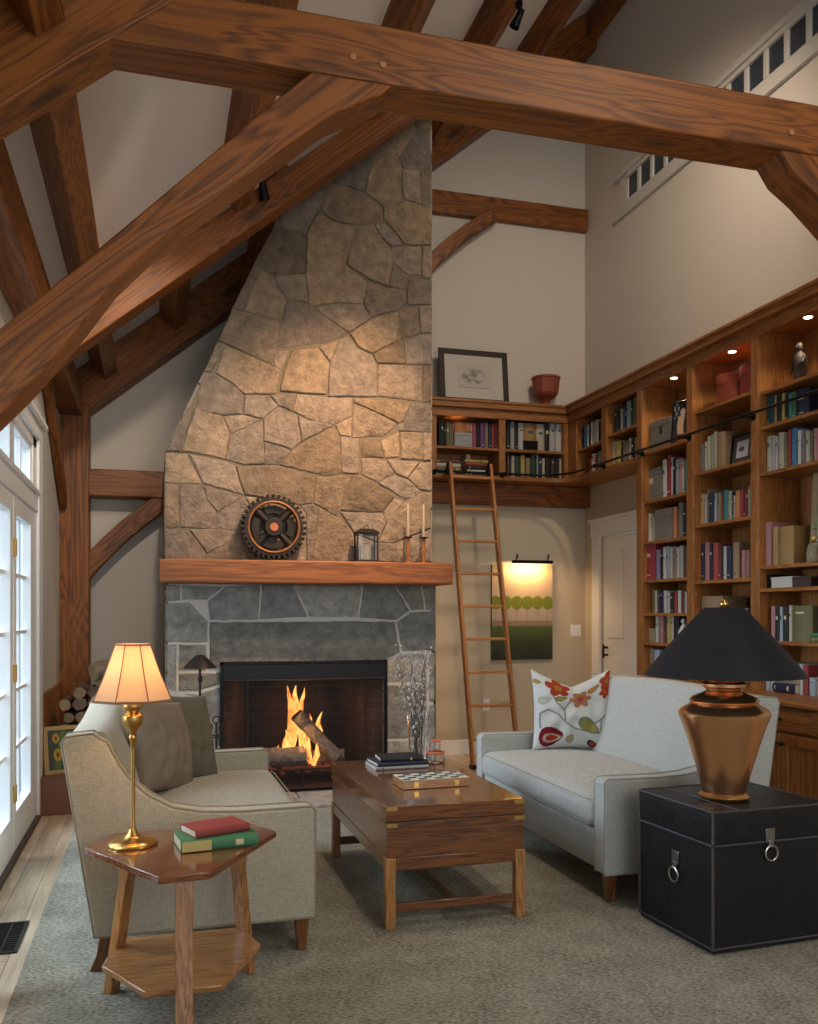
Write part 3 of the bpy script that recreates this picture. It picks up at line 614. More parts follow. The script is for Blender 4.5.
for k in range(60): em.sphere((rnd.uniform(-.26, .28), rnd.uniform(-.13, .10), rnd.uniform(.10, .15)), rnd.uniform(.012, .03), 4, col=None)
tag(em.build('embers', plain('glowing_embers', (.05, .02, .015), .9, emit=(1, .16, .03), es=.10, noise_amt=.5), None, loc=(1.10, 7.05, .03)), 'bed of glowing embers and ash under the burning logs', 'embers', kind='stuff')
def flamem():
    m = bpy.data.materials.new('flame'); m.use_nodes = True; t = m.node_tree; t.nodes.clear(); out = t.nodes.new('ShaderNodeOutputMaterial')
    e = t.nodes.new('ShaderNodeEmission'); tr_ = t.nodes.new('ShaderNodeBsdfTransparent'); mx = t.nodes.new('ShaderNodeMixShader')
    tc = t.nodes.new('ShaderNodeTexCoord'); mp = t.nodes.new('ShaderNodeMapping'); mp.inputs['Scale'].default_value = (16, 16, 5); t.links.new(tc.outputs['Object'], mp.inputs[0])
    n = t.nodes.new('ShaderNodeTexNoise'); n.inputs['Scale'].default_value = 1.4; n.inputs['Detail'].default_value = 3; n.inputs['Distortion'].default_value = 1.2; t.links.new(mp.outputs[0], n.inputs['Vector'])
    r = t.nodes.new('ShaderNodeValToRGB'); r.color_ramp.elements[0].position = .38; r.color_ramp.elements[0].color = (.9, .13, .01, 1); r.color_ramp.elements[1].position = .62; r.color_ramp.elements[1].color = (1, .52, .13, 1)
    t.links.new(n.outputs[0], r.inputs[0]); t.links.new(r.outputs[0], e.inputs[0]); e.inputs[1].default_value = 1.9
    mr = t.nodes.new('ShaderNodeMapRange'); mr.inputs[1].default_value = .36; mr.inputs[2].default_value = .56; mr.inputs[3].default_value = .12; mr.inputs[4].default_value = .9; t.links.new(n.outputs[0], mr.inputs[0])
    t.links.new(mr.outputs[0], mx.inputs[0]); t.links.new(tr_.outputs[0], mx.inputs[1]); t.links.new(e.outputs[0], mx.inputs[2]); t.links.new(mx.outputs[0], out.inputs[0]); return m
FL = flamem(); fl = thing('fire', 'orange and yellow flames rising from the logs in the fireplace', 'fire', (1.10, 7.0, .25))
rnd = random.Random(5)
def flame(x, y, z, h, r, lean):
    prof = []; N = 14; vs = []; n = 10
    for k in range(N+1):
        t = k/N; rr = r*(math.sin(PI*min(1, t*.92+.10))**.75)*(1-.55*t)+.001; cx = x+lean*t*t+.35*r*math.sin(t*7+x*40); cy = y+.25*r*math.sin(t*6+x*20)
        for i in range(n): a = 2*PI*i/n; vs.append((cx+rr*math.cos(a)*(1+.25*math.sin(3*a+t*8)), cy+rr*.6*math.sin(a), z+h*t))
    MB().add(vs, [(k*n+i, k*n+(i+1) % n, (k+1)*n+(i+1) % n, (k+1)*n+i) for k in range(N) for i in range(n)]).build('flame_tongue', FL, fl)
for a in ((-.055, .06, .0, .54, .055, -.02), (.015, .05, .02, .50, .050, .01), (.055, .03, -.02, .34, .045, .02), (.15, .05, .06, .27, .030, .03), (-.10, .0, .0, .20, .035, -.02), (.06, -.08, -.06, .26, .030, -.06), (.10, -.08, -.08, .18, .028, .03), (-.04, .08, .18, .36, .045, .03), (-.16, .02, -.02, .10, .02, -.01)): flame(*a)
light('fire_glow', 'POINT', (1.12, 6.96, .50), 9, (1, .42, .12), size=.09)

# ================================================================== BUILT-IN BOOKCASES
XF, YF = 3.81, 7.86
def yx(px, X=XF): return onX(px, 600, X)[1]
def part(name, parent, mat, *boxes, bevel=.003):
    mb = MB(); p = parent.location
    for b in boxes: mb.box(Vector(b[:3])-p, Vector(b[3:])-p)
    return mb.build(name, mat, parent, bevel=bevel)
lb = thing('bookcase', 'low oak bookcase at loft height on the end wall, right of the chimney', 'bookcase', (3.0, YF, 2.60))
part('bottom_board', lb, 'case_x', (2.24, YF, 2.60, XF-.001, YB-.001, 2.64)); part('top_board', lb, 'case_x', (2.24, YF, 3.20, XF-.001, YB-.001, 3.24))
part('back_panel', lb, 'case_z', (2.24, YB-.015, 2.64, XF-.001, YB-.002, 3.20)); part('frieze', lb, 'case_x', (2.24, YF-.012, 3.17, XF, YF+.01, 3.25))
part('cornice', lb, 'case_x', (2.24, YF-.05, 3.25, XF-.0, YB, 3.325), (2.24, YF-.065, 3.30, XF, YF, 3.325), bevel=.006)
for x0, x1 in ((2.24, 2.49), (3.101, 3.167), (3.764, XF)): part('upright', lb, 'case_z', (x0, YF, 2.64, x1, YB-.016, 3.20))
for x0, x1 in ((2.49, 3.101), (3.167, 3.764)): part('shelf', lb, 'case_x', (x0, YF+.012, 2.875, x1, YB-.016, 2.90))
beam('loft_beam', 'heavy level timber beam under the loft bookcase on the end wall', (2.24, 8.125, 2.50), (4.148, 8.125, 2.50), .12, .20, mat='timber')
rbk = thing('bookcase', 'high bookcase above the white door, turning the corner into the tall shelves', 'bookcase', (XF, 7.2, 2.60))
part('bottom_board', rbk, 'case_y', (XF, 6.545, 2.60, XR, YB-.0, 2.64)); part('top_board', rbk, 'case_y', (XF, 6.545, 3.20, XR, YB-.02, 3.24))
part('back_panel', rbk, 'case_z', (XR-.015, 6.545, 2.64, XR-.002, YB-.02, 3.20)); part('frieze', rbk, 'case_y', (XF-.012, 6.545, 3.17, XF+.01, YF, 3.25))
part('cornice', rbk, 'case_y', (XF-.05, 6.545, 3.25, XR, YF, 3.325), (XF-.065, 6.545, 3.30, XF, YF, 3.325), bevel=.006)
yc = [yx(p) for p in (576, 601.6, 606.3, 636.5)]
for a, b in ((yc[0], YF+.05), (yc[2], yc[1]), (6.545, yc[3])): part('upright', rbk, 'case_z', (XF, a, 2.64, XR-.016, b, 3.20))
part('shelf', rbk, 'case_y', (XF+.012, yc[1], 2.865, XR-.016, yc[0], 2.89)); part('shelf', rbk, 'case_y', (XF+.012, yc[3], 2.89, XR-.016, yc[2], 2.915))
# curved fillet in the inner corner of the bottom board
pts = [(XF, YF), (XF, YF-.22)]+[(XF-.22+.22*math.cos(a)*1.0, YF-.22+.22*math.sin(a)) for a in [PI/2*i/10 for i in range(1, 10)]]+[(XF-.22, YF)]
mb = MB(); mb.prism([(x-XF, y-7.2) for x, y in pts], 2, 0, .04); mb.build('corner_fillet', 'case_x', rbk)
tb = thing('bookcase', 'tall oak built-in bookcase of three bays along the right wall', 'bookcase', (XF, 5.4, 0))
ups = [(6.50, 6.59), (5.781, 5.871), (5.044, 5.126), (4.26, 4.34)]
for a, b in ups: part('upright', tb, 'case_z', (XF, a, .85, XR-.016, b, 3.20), (XF-.008, a+.006, .85, XF+.004, b-.006, 3.18))
part('back_panel', tb, 'case_z', (XR-.015, 4.26, .85, XR-.002, 6.543, 3.20), bevel=0); part('top_board', tb, 'case_y', (XF, 4.26, 3.20, XR, 6.543, 3.24))
part('frieze', tb, 'case_y', (XF-.012, 4.26, 3.17, XF+.01, 6.543, 3.25))
part('cornice', tb, 'case_y', (XF-.05, 4.2, 3.25, XR, 6.543, 3.325), (XF-.065, 4.2, 3.30, XF, 6.543, 3.325), bevel=.006)
BAY = [(5.871, 6.50, [2.657, 2.261, 1.931, 1.624, 1.358, 1.124]), (5.126, 5.781, [2.835, 2.384, 2.004, 1.592, 1.17]), (4.34, 5.044, [2.803, 2.574, 2.273, 1.664, 1.517, 1.177])]
for y0, y1, zs in BAY:
    for z in zs: part('shelf', tb, 'case_y', (XF+.008, y0, z-.024, XR-.016, y1, z))
for (y0, y1, zs), lx in zip(BAY, (3.93, 3.93, 3.93)):
    c = ((y0+y1)/2)
    pk = thing('puck_light', 'small round recessed light glowing under the cornice of the %s tall bay' % {0: 'left', 1: 'middle', 2: 'right'}[BAY.index((y0, y1, zs))], 'light', (3.90, c, 3.20), group='puck lights in the bookcase')
    MB().cyl((0, 0, -.012), (0, 0, 0), .034, n=20).build('bezel', 'steel', pk); MB().cyl((0, 0, -.0135), (0, 0, -.012), .026, n=20).build('lens', M.setdefault('lens', plain('lit_lens', (1, 1, 1), .4, emit=(1, .93, .82), es=9)), pk)
    light('puck_light_glow', 'SPOT', (3.90, c, 3.17), 4.5, (1, .80, .55), target=(3.97, c, 2), size=.02, spot=130, blend=.6)
light('loft_strip_glow', 'SPOT', (2.72, 8.0, 3.15), 1.6, (1, .60, .28), target=(2.72, 8.02, 2.6), size=.02, spot=140, blend=.6)

# base cabinets and their long top
wt = MB().box((3.47, 4.03, .82), (XR-.002, 6.46, .85)); tag(wt.build('worktop', 'case_y', bevel=.006), 'long oak ledge under the tall bookcase, on the base cabinets', 'worktop')
for i, (y0, y1) in enumerate(((4.05, 4.83), (4.84, 5.64), (5.65, 6.45))):
    cb_ = thing('base_cabinet', ['oak base cabinet nearest the camera, right of the large black-shaded lamp', 'middle oak base cabinet behind the light sofa', 'far oak base cabinet behind the sofa near the white door'][i], 'cabinet', (3.52, (y0+y1)/2, 0))
    part('body', cb_, 'case_z', (3.52, y0, .08, XR-.002, y1, .82), (3.56, y0, 0, XR-.002, y1, .08))
    ym = (y0+y1)/2
    dr = part('drawer', cb_, 'case_y', (3.502, y0+.04, .675, 3.52, y1-.04, .80)); mb = MB(); mb.cyl((-.045, ym-cb_.location.y, .74), (-.018, ym-cb_.location.y, .74), .008); mb.sphere((-.05, 0, .74), .015, 10, sc=(1, 1, 1)); mb.build('knob', 'black', dr)
    for a, b, s_ in ((y0+.04, ym-.004, 1), (ym+.004, y1-.04, -1)):
        dd = part('door', cb_, 'case_z', (3.506, a, .10, 3.52, b, .655), (3.498, a, .10, 3.507, a+.06, .655), (3.498, b-.06, .10, 3.507, b, .655), (3.498, a+.06, .10, 3.507, b-.06, .16), (3.498, a+.06, .595, 3.507, b-.06, .655))
        mb = MB(); yk = (b-.03 if s_ > 0 else a+.03)-cb_.location.y; mb.cyl((-.045, yk, .60), (-.022, yk, .60), .007); mb.sphere((-.048, yk, .60), .014, 10); mb.build('knob', 'black', dd)

# ------------------------------------------------------------------ books
COLS = {'black': (.018, .018, .02), 'navy': (.02, .03, .08), 'blue': (.05, .22, .45), 'pale blue': (.38, .48, .56), 'grey': (.22, .22, .21), 'light grey': (.45, .46, .46), 'white': (.66, .65, .60),
        'cream': (.58, .52, .38), 'tan': (.36, .24, .13), 'yellow': (.60, .46, .08), 'ochre': (.48, .27, .07), 'orange': (.60, .22, .06), 'brown': (.13, .06, .035), 'red': (.42, .045, .035), 'dark red': (.20, .025, .025),
        'crimson': (.38, .02, .04), 'pink': (.50, .22, .22), 'magenta': (.40, .05, .14), 'purple': (.16, .06, .22), 'lavender': (.32, .30, .50), 'green': (.05, .25, .11), 'dark green': (.02, .07, .04), 'olive': (.20, .19, .07), 'teal': (.04, .30, .28), 'pale green': (.42, .48, .34), 'dark teal': (.02, .09, .10)}
M['book'] = attrmat('book_cloth', .65, 60, .12, .12, 200, .4, .002)
ORD = ['leftmost', 'second', 'third', 'fourth', 'fifth', 'sixth', 'seventh', 'eighth', 'ninth', 'tenth', 'eleventh', 'twelfth', 'thirteenth', 'fourteenth', 'fifteenth', 'sixteenth', 'seventeenth', 'eighteenth']
brnd = random.Random(21)
def book_mesh(w, d, h, col, band=True):
    """spine faces -Y, width along X; boards, rounded spine, page block, title bands"""
    mb = MB(); lum_ = sum(col)/3; k_ = brnd.uniform(.62, .86); c = tuple((q*.85+lum_*.15)*k_ for q in col); t = min(.003, w*.18); pg = (.58, .52, .40)
    r = w*.18; pr = [(-w/2, .006), (-w/2+r*.3, .001), (-w/4, -r*.6), (0, -r*.8), (w/4, -r*.6), (w/2-r*.3, .001), (w/2, .006)]
    mb.prism(pr, 2, 0, h, 0, c)
    mb.box((-w/2, .004, 0), (-w/2+t, d, h), 0, c); mb.box((w/2-t, .004, 0), (w/2, d, h), 0, c); mb.box((-w/2+t, .005, .003), (w/2-t, d-.004, h-.004), 0, pg)
    if band and w > .012:
        lum = sum(col); bc = (.62, .52, .30) if lum < .5 else (.10, .09, .09)
        if brnd.random() < .6:
            z = h*brnd.choice((.62, .7, .78)); hh = h*brnd.uniform(.03, .12)
            pb = [(x*.9, y-.0006) for x, y in pr[1:-1]]; mb.prism(pb, 2, z, z+hh, 0, bc)
        if brnd.random() < .5: pb = [(x*.9, y-.0006) for x, y in pr[1:-1]]; mb.prism(pb, 2, h*.12, h*.15, 0, bc)
    return mb
def shelf_of_books(frame, spec, zb, where, grp, wall='right', spine=None, dmax=.20):
    ox, oy, s = frame
    for i, (cn, x0, x1, yt) in enumerate(spec):
        a, b = ox+x0/s, ox+x1/s; py = oy+yt/s; m = (a+b)/2
        if wall == 'right':
            X = spine or XF+.06; ya, yb_ = onX(a, 600, X)[1], onX(b, 600, X)[1]; w = abs(ya-yb_)-.0015; h = onX(m, py, X)[2]-zb; loc = (X, (ya+yb_)/2, zb); rz = -PI/2
        else:
            Y = spine or YF+.07; xa, xb = onY(a, 600, Y)[0], onY(b, 600, Y)[0]; w = abs(xb-xa)-.0015; h = onY(m, py, Y)[2]-zb; loc = ((xa+xb)/2, Y, zb); rz = 0
        h = max(.09, h); d = min(dmax, max(.11, h*.74))
        o = book_mesh(max(.006, w), d, h, COLS[cn]).build('book', 'book', None, sharp=50); o.location = loc; o.rotation_euler = (0, 0, rz)
        sz = 'narrow ' if w < .022 else ('thick ' if w > .05 else '')
        tag(o, '%s%s book, %s from left, %s' % (sz, cn, ORD[i], where) if i else '%s%s book, leftmost, %s' % (sz, cn, where), 'book', grp)
F0, F1, F2, F3, F4, F5, F6 = (430, 390, 5.453), (565, 380, 6.29), (636, 480, 6.705), (636, 420, 6.705), (636, 590, 6.705), (686, 330, 6.02), (745, 480, 4.26)
def S(t):
    out = []
    for q in t.split(';'):
        q = q.strip()
        if q: c, n = q.rsplit(':', 1); out.append((c.strip(),)+tuple(float(v) for v in n.split(',')))
    return out
sb = shelf_of_books
sb(F0, S('black:47,60,170;dark green:60,74,174;black:75,88,170;olive:89,104,178;grey:105,117,182;tan:118,131,184;orange:134,190,177;orange:191,221,182;white:222,230,186;magenta:230,253,182;black:254,272,176;purple:273,300,183;tan:301,318,180;navy:319,335,184;red:336,352,186;dark red:353,374,182'), 2.90, 'upper shelf, left half of loft bookcase', 'books on the loft bookcase upper left', 'back')
sb(F0, S('black:415,438,172;light grey:439,462,174;black:463,481,178;white:482,512,180;ochre:513,576,183;cream:578,625,188;black:626,651,182;light grey:652,686,183;white:687,722,186'), 2.90, 'upper shelf, right half of loft bookcase', 'books on the loft bookcase upper right', 'back')
sb(F0, S('brown:420,433,332;cream:445,462,358;dark green:464,492,362;yellow:495,518,356;tan:522,548,370;dark green:550,581,352;white:583,590,346;navy:593,611,360;cream:612,628,372;black:632,659,368;brown:660,680,372;black:681,702,376;cream:706,724,372'), 2.64, 'lower shelf, right half of loft bookcase', 'books on the loft bookcase lower right', 'back')
sb(F1, S('navy:105,117,300;blue:118,136,287;white:138,150,284;black:151,160,282;white:161,172,266;light grey:174,188,268;white:190,210,251;black:211,221,262;grey:222,230,242'), 2.89, 'upper left compartment above the white door', 'books above the door upper left')
sb(F1, S('red:150,165,490;white:166,189,466;red:190,204,472;pale blue:206,228,452'), 2.64, 'lower left compartment above the white door', 'books above the door lower left')
sb(F1, S('dark teal:312,330,178;black:332,346,182;cream:348,361,182;blue:363,376,176;black:377,385,182;pale blue:386,412,136;dark teal:413,430,122;olive:431,447,112'), 2.915, 'upper right compartment above the white door', 'books above the door upper right')
sb(F1, S('cream:295,314,390;yellow:315,350,386;black:352,363,392;grey:365,377,388;tan:379,396,386;white:400,415,366;black:416,438,372;light grey:440,450,362'), 2.64, 'lower right compartment above the white door', 'books above the door lower right')
LB, MBY, RB = 'left tall bookcase bay', 'middle tall bookcase bay', 'right tall bookcase bay'
sb(F3, S('white:176,205,268;crimson:206,234,236;white:236,245,250;black:246,265,255;pale blue:266,284,262;pink:286,309,256;white:311,319,268;teal:321,343,262'), 2.261, 'second shelf, '+LB, 'books on second shelf of left bay')
sb(F2, S('white:40,58,224;black:59,72,228;white:73,96,226;white:98,107,232;cream:108,122,238;orange:246,270,182;grey:283,312,150;black:313,342,166'), 1.931, 'third shelf, '+LB, 'books on third shelf of left bay')
sb(F2, S('crimson:57,130,424;lavender:133,160,468;black:162,177,470;white:180,200,450;pale blue:202,224,444;white:226,244,450;tan:246,268,446;white:270,289,452;light grey:291,315,440;brown:317,342,456'), 1.624, 'fourth shelf, '+LB, 'books on fourth shelf of left bay')
sb(F4, S('olive:108,125,2;white:127,139,4;brown:141,156,0;navy:158,181,6;white:184,205,4;light grey:206,226,10;black:228,252,14;red:255,276,16;white:280,300,4;dark red:302,321,6;pale blue:324,343,10'), 1.358, 'fifth shelf, '+LB, 'books on fifth shelf of left bay')
sb(F4, S('white:130,149,172;pink:151,180,168;yellow:206,230,166;cream:234,250,172;black:252,285,168'), 1.124, 'sixth shelf, '+LB, 'books on sixth shelf of left bay')
sb(F4, S('cream:44,64,388;white:67,86,396;tan:90,116,392;pale blue:119,158,400;grey:160,186,404;white:188,215,416;black:217,236,410;blue:238,262,406;tan:264,290,398;navy:292,318,402'), .85, 'lowest shelf, '+LB, 'books on lowest shelf of left bay')
sb(F5, S('grey:84,110,690;cream:112,126,672;pale green:128,146,640;pale green:148,165,630;cream:168,184,612;tan:186,235,616'), 2.384, 'second shelf, '+MBY, 'books on second shelf of middle bay')
sb(F2, S('ochre:430,458,92;pale blue:460,474,98;tan:476,486,62;navy:487,521,84;pale blue:523,542,88;tan:544,569,86;red:571,580,104;teal:583,616,68;pale green:617,641,74;black:643,652,78;cream:653,663,104;orange:665,696,72;red:698,720,60;dark red:722,735,68;crimson:737,749,60;pale green:751,767,42'), 2.004, 'third shelf, '+MBY, 'books on third shelf of middle bay')
sb(F2, S('black:427,439,428;navy:440,456,432;pink:460,490,420;navy:494,512,426;red:514,550,424;dark red:552,570,430;black:572,584,440;white:585,605,444;navy:607,640,450;tan:646,690,418;pink:706,732,470;pink:736,760,470'), 1.592, 'fourth shelf, '+MBY, 'books on fourth shelf of middle bay')
sb(F4, S('cream:396,430,68;tan:434,580,42'), 1.17, 'fifth shelf, '+MBY, 'books on fifth shelf of middle bay')
sb(F4, S('pale blue:590,612,132;white:616,640,134;light grey:642,664,136;white:668,716,132;white:720,745,120;black:746,760,122'), 1.17, 'fifth shelf beyond the lamp finial, '+MBY, 'pale books beyond the lamp finial')
sb(F5, S('dark teal:486,504,400;dark teal:506,527,396;tan:529,545,394;black:547,573,392;yellow:575,594,382;black:596,612,384;teal:615,638,380;green:640,660,372;navy:664,738,356'), 2.574, 'second shelf, '+RB, 'books on second shelf of right bay')
sb(F5, S('cream:486,514,640;light grey:516,534,636;white:536,552,640;cream:555,590,618;olive:592,611,622;red:612,632,602;blue:634,666,592;white:670,692,604;grey:694,716,640;cream:718,744,610;olive:746,764,606;pink:767,795,592;tan:797,830,590;white:832,860,586;navy:862,890,580'), 2.273, 'third shelf, '+RB, 'books on third shelf of right bay')
sb(F6, S('pink:82,112,182;ochre:116,142,200;ochre:144,206,198'), 1.664, 'fourth shelf beside the glass bottle, '+RB, 'books on fourth shelf of right bay')
sb(F6, S('pink:110,127,537;black:128,146,540;pale blue:147,160,540;black:161,184,538;cream:186,200,534;olive:202,286,536'), 1.177, 'sixth shelf, '+RB, 'books on sixth shelf of right bay')
sb(F6, S('teal:64,84,872;pale blue:86,106,876;white:108,138,860;navy:140,153,872;tan:160,178,850;black:180,200,800;red:202,216,790;blue:217,231,786;white:232,246,784;red:248,268,790;pale blue:272,300,842;light grey:302,330,840'), .85, 'along the oak ledge, '+RB, 'books on the oak ledge')

def lying(loc, sx, sy, h, cn, label, grp=None, rz=0, name='book'):
    mb = book_mesh(h, sy, sx, COLS[cn]); mb.v = [(v[2]-sx/2, v[1]-sy/2, v[0]+h/2) for v in mb.v]
    o = mb.build(name, 'book', None, sharp=50); o.location = loc; o.rotation_euler = (0, 0, rz); return tag(o, label, 'book', grp)
# lying stacks in the loft bookcase, lower left
z = 2.64
for i, (cn, h) in enumerate((('black', .035), ('olive', .03), ('cream', .04), ('brown', .03))):
    lying((2.64-.01*i, 8.00, z), .24, .17, h, cn, '%s book lying in the left stack, lower left loft compartment' % cn, 'left lying stack', 0); z += h+.001
sb(F0, S('tan:196,222,352'), 2.64, 'upright between lying stacks, lower left of loft bookcase', 'upright divider book', 'back')
z = 2.64
for i, (cn, h) in enumerate((('navy', .03), ('white', .025), ('black', .035), ('red', .03), ('yellow', .025))):
    lying((2.93-.008*i, 8.00, z), .23, .17, h, cn, '%s book lying in the right stack, lower left loft compartment' % cn, 'right lying stack', 0); z += h+.001
for i, (cn, h) in enumerate((('olive', .03), ('green', .025))):
    lying((3.93, 4.52, 1.178+(.031 if i else 0)), .20, .14, h, cn, '%s book lying flat, sixth shelf of right tall bay' % cn, 'books lying on sixth shelf', -PI/2)
lying((3.95, 4.83, 1.01), .18, .22, .03, 'light grey', 'light grey folder lying on books on the oak ledge', rz=-PI/2); lying((3.95, 4.83, .98), .18, .2, .029, 'black', 'black book lying flat on the oak ledge stack', rz=-PI/2); lying((3.95, 4.83, .851), .2, .24, .06, 'navy', 'navy book lying lowest on the oak ledge', rz=-PI/2); lying((3.95, 4.83, .912), .2, .22, .067, 'cream', 'cream book lying second on the oak ledge stack', rz=-PI/2)
# ------------------------------------------------------------------ other things on the shelves
def box_on(frame, x0, x1, yt, zb, name, label, cat, mat, X=XF+.06, depth=.18, wall='right', lid=True):
    ox, oy, s = frame
    if wall == 'right':
        a, b = onX(ox+x0/s, 600, X)[1], onX(ox+x1/s, 600, X)[1]; h = onX(ox+(x0+x1)/2/s, oy+yt/s, X)[2]-zb; t = thing(name, label, cat, (X, (a+b)/2, zb), -PI/2); w = abs(a-b)
    else:
        a, b = onY(ox+x0/s, 600, X)[0], onY(ox+x1/s, 600, X)[0]; h = onY(ox+(x0+x1)/2/s, oy+yt/s, X)[2]-zb; t = thing(name, label, cat, ((a+b)/2, X, zb), 0); w = abs(a-b)
    MB().box((-w/2, 0, 0), (w/2, depth, h*.78)).build('box_body', mat, t, bevel=.003); MB().box((-w/2-.003, -.003, h*.78), (w/2+.003, depth+.003, h)).build('lid', mat, t, bevel=.003)
    return t, w, h
GB = plain('grey_linen', (.20, .19, .165), .85, noise_amt=.25, nscale=40, bump=.2, bscale=300); LABEL = plain('dark_label', (.05, .045, .04), .6); PAPER = plain('paper_label', (.6, .52, .38), .8)
t, w, h = box_on(F1, 535, 662, 248, 2.657, 'storage_box', 'grey linen box with dark label, top shelf of left tall bay', 'box', GB); MB().box((-.02+.01, -.004, h*.52), (.035, .001, h*.76)).build('label_plate', LABEL, t)
t, w, h = box_on(F1, 505, 605, 556, 2.261, 'storage_box', 'grey linen box with small pale label, second shelf of left tall bay', 'box', GB); MB().box((-w*.3, -.004, h*.55), (0, .001, h*.7)).build('label_plate', PAPER, t)
t, w, h = box_on(F2, 126, 243, 194, 1.931, 'storage_box', 'plain grey linen box, third shelf of left tall bay', 'box', GB)
box_on(F0, 134, 221, 232, 2.90, 'storage_box', 'small mottled grey box before orange books in the loft bookcase', 'box', plain('mottled_grey_card', (.30, .32, .31), .8, noise_amt=.4, nscale=30), X=YF+.03, depth=.035, wall='back')
box_on(F0, 515, 588, 277, 2.90, 'storage_box', 'small black box before an ochre book in the loft bookcase', 'box', 'black', X=YF+.03, depth=.035, wall='back')
box_on(F6, 112, 200, 412, 1.517, 'storage_box', 'low white box, fifth shelf of right tall bay', 'box', plain('white_card', (.55, .53, .48), .8), depth=.15)
box_on(F6, 203, 280, 412, 1.517, 'storage_box', 'low dark brown box beside the white box, right tall bay', 'box', plain('dark_leather_card', (.06, .035, .03), .6), depth=.15)
box_on(F6, 62, 108, 404, 1.517, 'storage_box', 'small black box at the left end, fifth shelf of right tall bay', 'box', 'black', depth=.15)
box_on(F4, 86, 126, 258, 1.124, 'storage_box', 'small beige block box, sixth shelf of left tall bay', 'box', plain('beige_card', (.34, .28, .18), .8), depth=.1)
# framed figure print on the top shelf, left bay
def leaning_print(name, label, cat, loc, w, h, rz, lean, colf, frame_mat, fw=.02, inner='art', parts=('frame', 'print')):
    t = thing(name, label, cat, loc, rz); t.rotation_euler = (lean, 0, rz)
    f = MB(); f.box((-w/2, 0, 0), (w/2, .018, fw)); f.box((-w/2, 0, h-fw), (w/2, .018, h)); f.box((-w/2, 0, fw), (-w/2+fw, .018, h-fw)); f.box((w/2-fw, 0, fw), (w/2, .018, h-fw)); f.build(parts[0], frame_mat, t, bevel=.003)
    surface(parts[1], 60, 60, lambda u, v: (-w/2+fw+u*(w-2*fw), .006, fw+v*(h-2*fw)), colf, M.setdefault('art', attrmat('printed_art', .6, 40, .05, 0)), t)
    MB().box((-w/2+.004, .008, .004), (w/2-.004, .016, h-.004)).build('backing', 'brown_card', t); return t
M['brown_card'] = plain('brown_card', (.15, .09, .05), .9)
def figure_print(u, v):
    c = (.03, .025, .035)
    if abs(u-.55+.15*math.sin(v*4)) < .17 and v < .66: c = (.62, .42, .26)
    if (u-.5)**2+((v-.74)*1.4)**2 < .018: c = (.60, .50, .42)
    if v < .2 and u > .3: c = (.40, .10, .04)
    if v > .6 and u < .3 and math.sin(u*30)*math.sin(v*24) > .3: c = (.35, .38, .45)
    return c
q = onX(682, 430, XF+.10); leaning_print('framed_print', 'black framed print of a pale figure, top shelf of left tall bay', 'framed picture', (XF+.05, 6.035, 2.658), .19, .33, -PI/2+.35, -.10, figure_print, 'black', .012)
def bw_photo(u, v):
    c = (.05, .045, .05)
    if .12 < u < .52 and .18 < v < .82: c = (.45, .45, .48) if (u-.3)**2+(v-.5)**2 > .01 else (.08, .08, .09)
    if .60 < u < .95 and .22 < v < .85: c = (.40, .41, .44)
    return c
leaning_print('photo_frame', 'dark frame with black and white photographs, second shelf of middle tall bay', 'framed picture', (XF+.09, 5.31, 2.385), .36, .22, -PI/2, -.12, bw_photo, 'black', .02)
def landscape(u, v):
    c = (.34, .40, .26) if v < .55 else (.46, .48, .40)
    if .3 < v < .5: c = (.28, .36, .20)
    return c
leaning_print('framed_picture', 'gold framed picture of a green landscape, fourth shelf of right tall bay', 'framed picture', (XF+.10, 4.49, 1.665), .42, .56, -PI/2, -.06, landscape, plain('antique_gold', (.30, .24, .14), .5, .3, noise_amt=.3), .05)
# round red hat boxes
RB_ = plain('red_leather', (.27, .055, .025), .45, noise_amt=.3, nscale=8); DR_ = plain('dark_red_leather', (.20, .028, .02), .45, noise_amt=.3, nscale=8)
for y, r, h, m_, la in ((5.50, .125, .20, RB_, 'round orange-red lidded box, left of two, top shelf of middle tall bay'), (5.25, .115, .205, DR_, 'round dark red lidded box, right of two, top shelf of middle tall bay')):
    t = thing('hat_box', la, 'box', (3.96, y, 2.836)); MB().lathe([(r, 0), (r, h*.68)], n=36).build('box_body', m_, t, bevel=.002); MB().lathe([(r+.004, h*.66), (r+.004, h-.006), (r, h)], n=36).build('lid', m_, t)
# little statues, bottle, vase
def statue(name, label, loc, s, mat, rz=0):
    t = thing(name, label, 'figurine', loc, rz)
    MB().lathe([(.05*s, 0), (.05*s, .02*s), (.042*s, .03*s)], n=20).build('plinth', mat, t)
    b = MB(); b.lathe([(.036*s, .03*s), (.05*s, .08*s), (.045*s, .14*s), (.05*s, .19*s), (.03*s, .225*s), (.016*s, .24*s), (.016*s, .25*s)], n=16); b.sphere((-.005*s, 0, .275*s), .03*s, 10, sc=(.9, .85, 1.15)); b.sphere((-.032*s, 0, .27*s), .01*s, 6)
    b.tube([(0, -.045*s, .20*s), (-.03*s, -.06*s, .15*s), (-.05*s, -.02*s, .12*s)], [.014*s, .013*s, .010*s], 8); b.tube([(0, .045*s, .20*s), (-.02*s, .065*s, .15*s), (-.045*s, .04*s, .09*s)], [.014*s, .013*s, .010*s], 8)
    b.build('figure', mat, t); return t
statue('figurine', 'small dark bronze figure with pale face, top shelf of right tall bay', (3.93, 4.80, 2.804), .85, plain('dark_bronze', (.045, .035, .028), .55, .0, noise_amt=.4, nscale=25))
statue('figurine', 'small white bust against black books, sixth shelf of left tall bay', (3.86, 5.99, 1.125), .62, plain('white_plaster', (.62, .62, .60), .6))
t = thing('decanter', 'clear glass bottle with a gold collar, fourth shelf of right tall bay', 'bottle', (3.87, 4.60, 1.665))
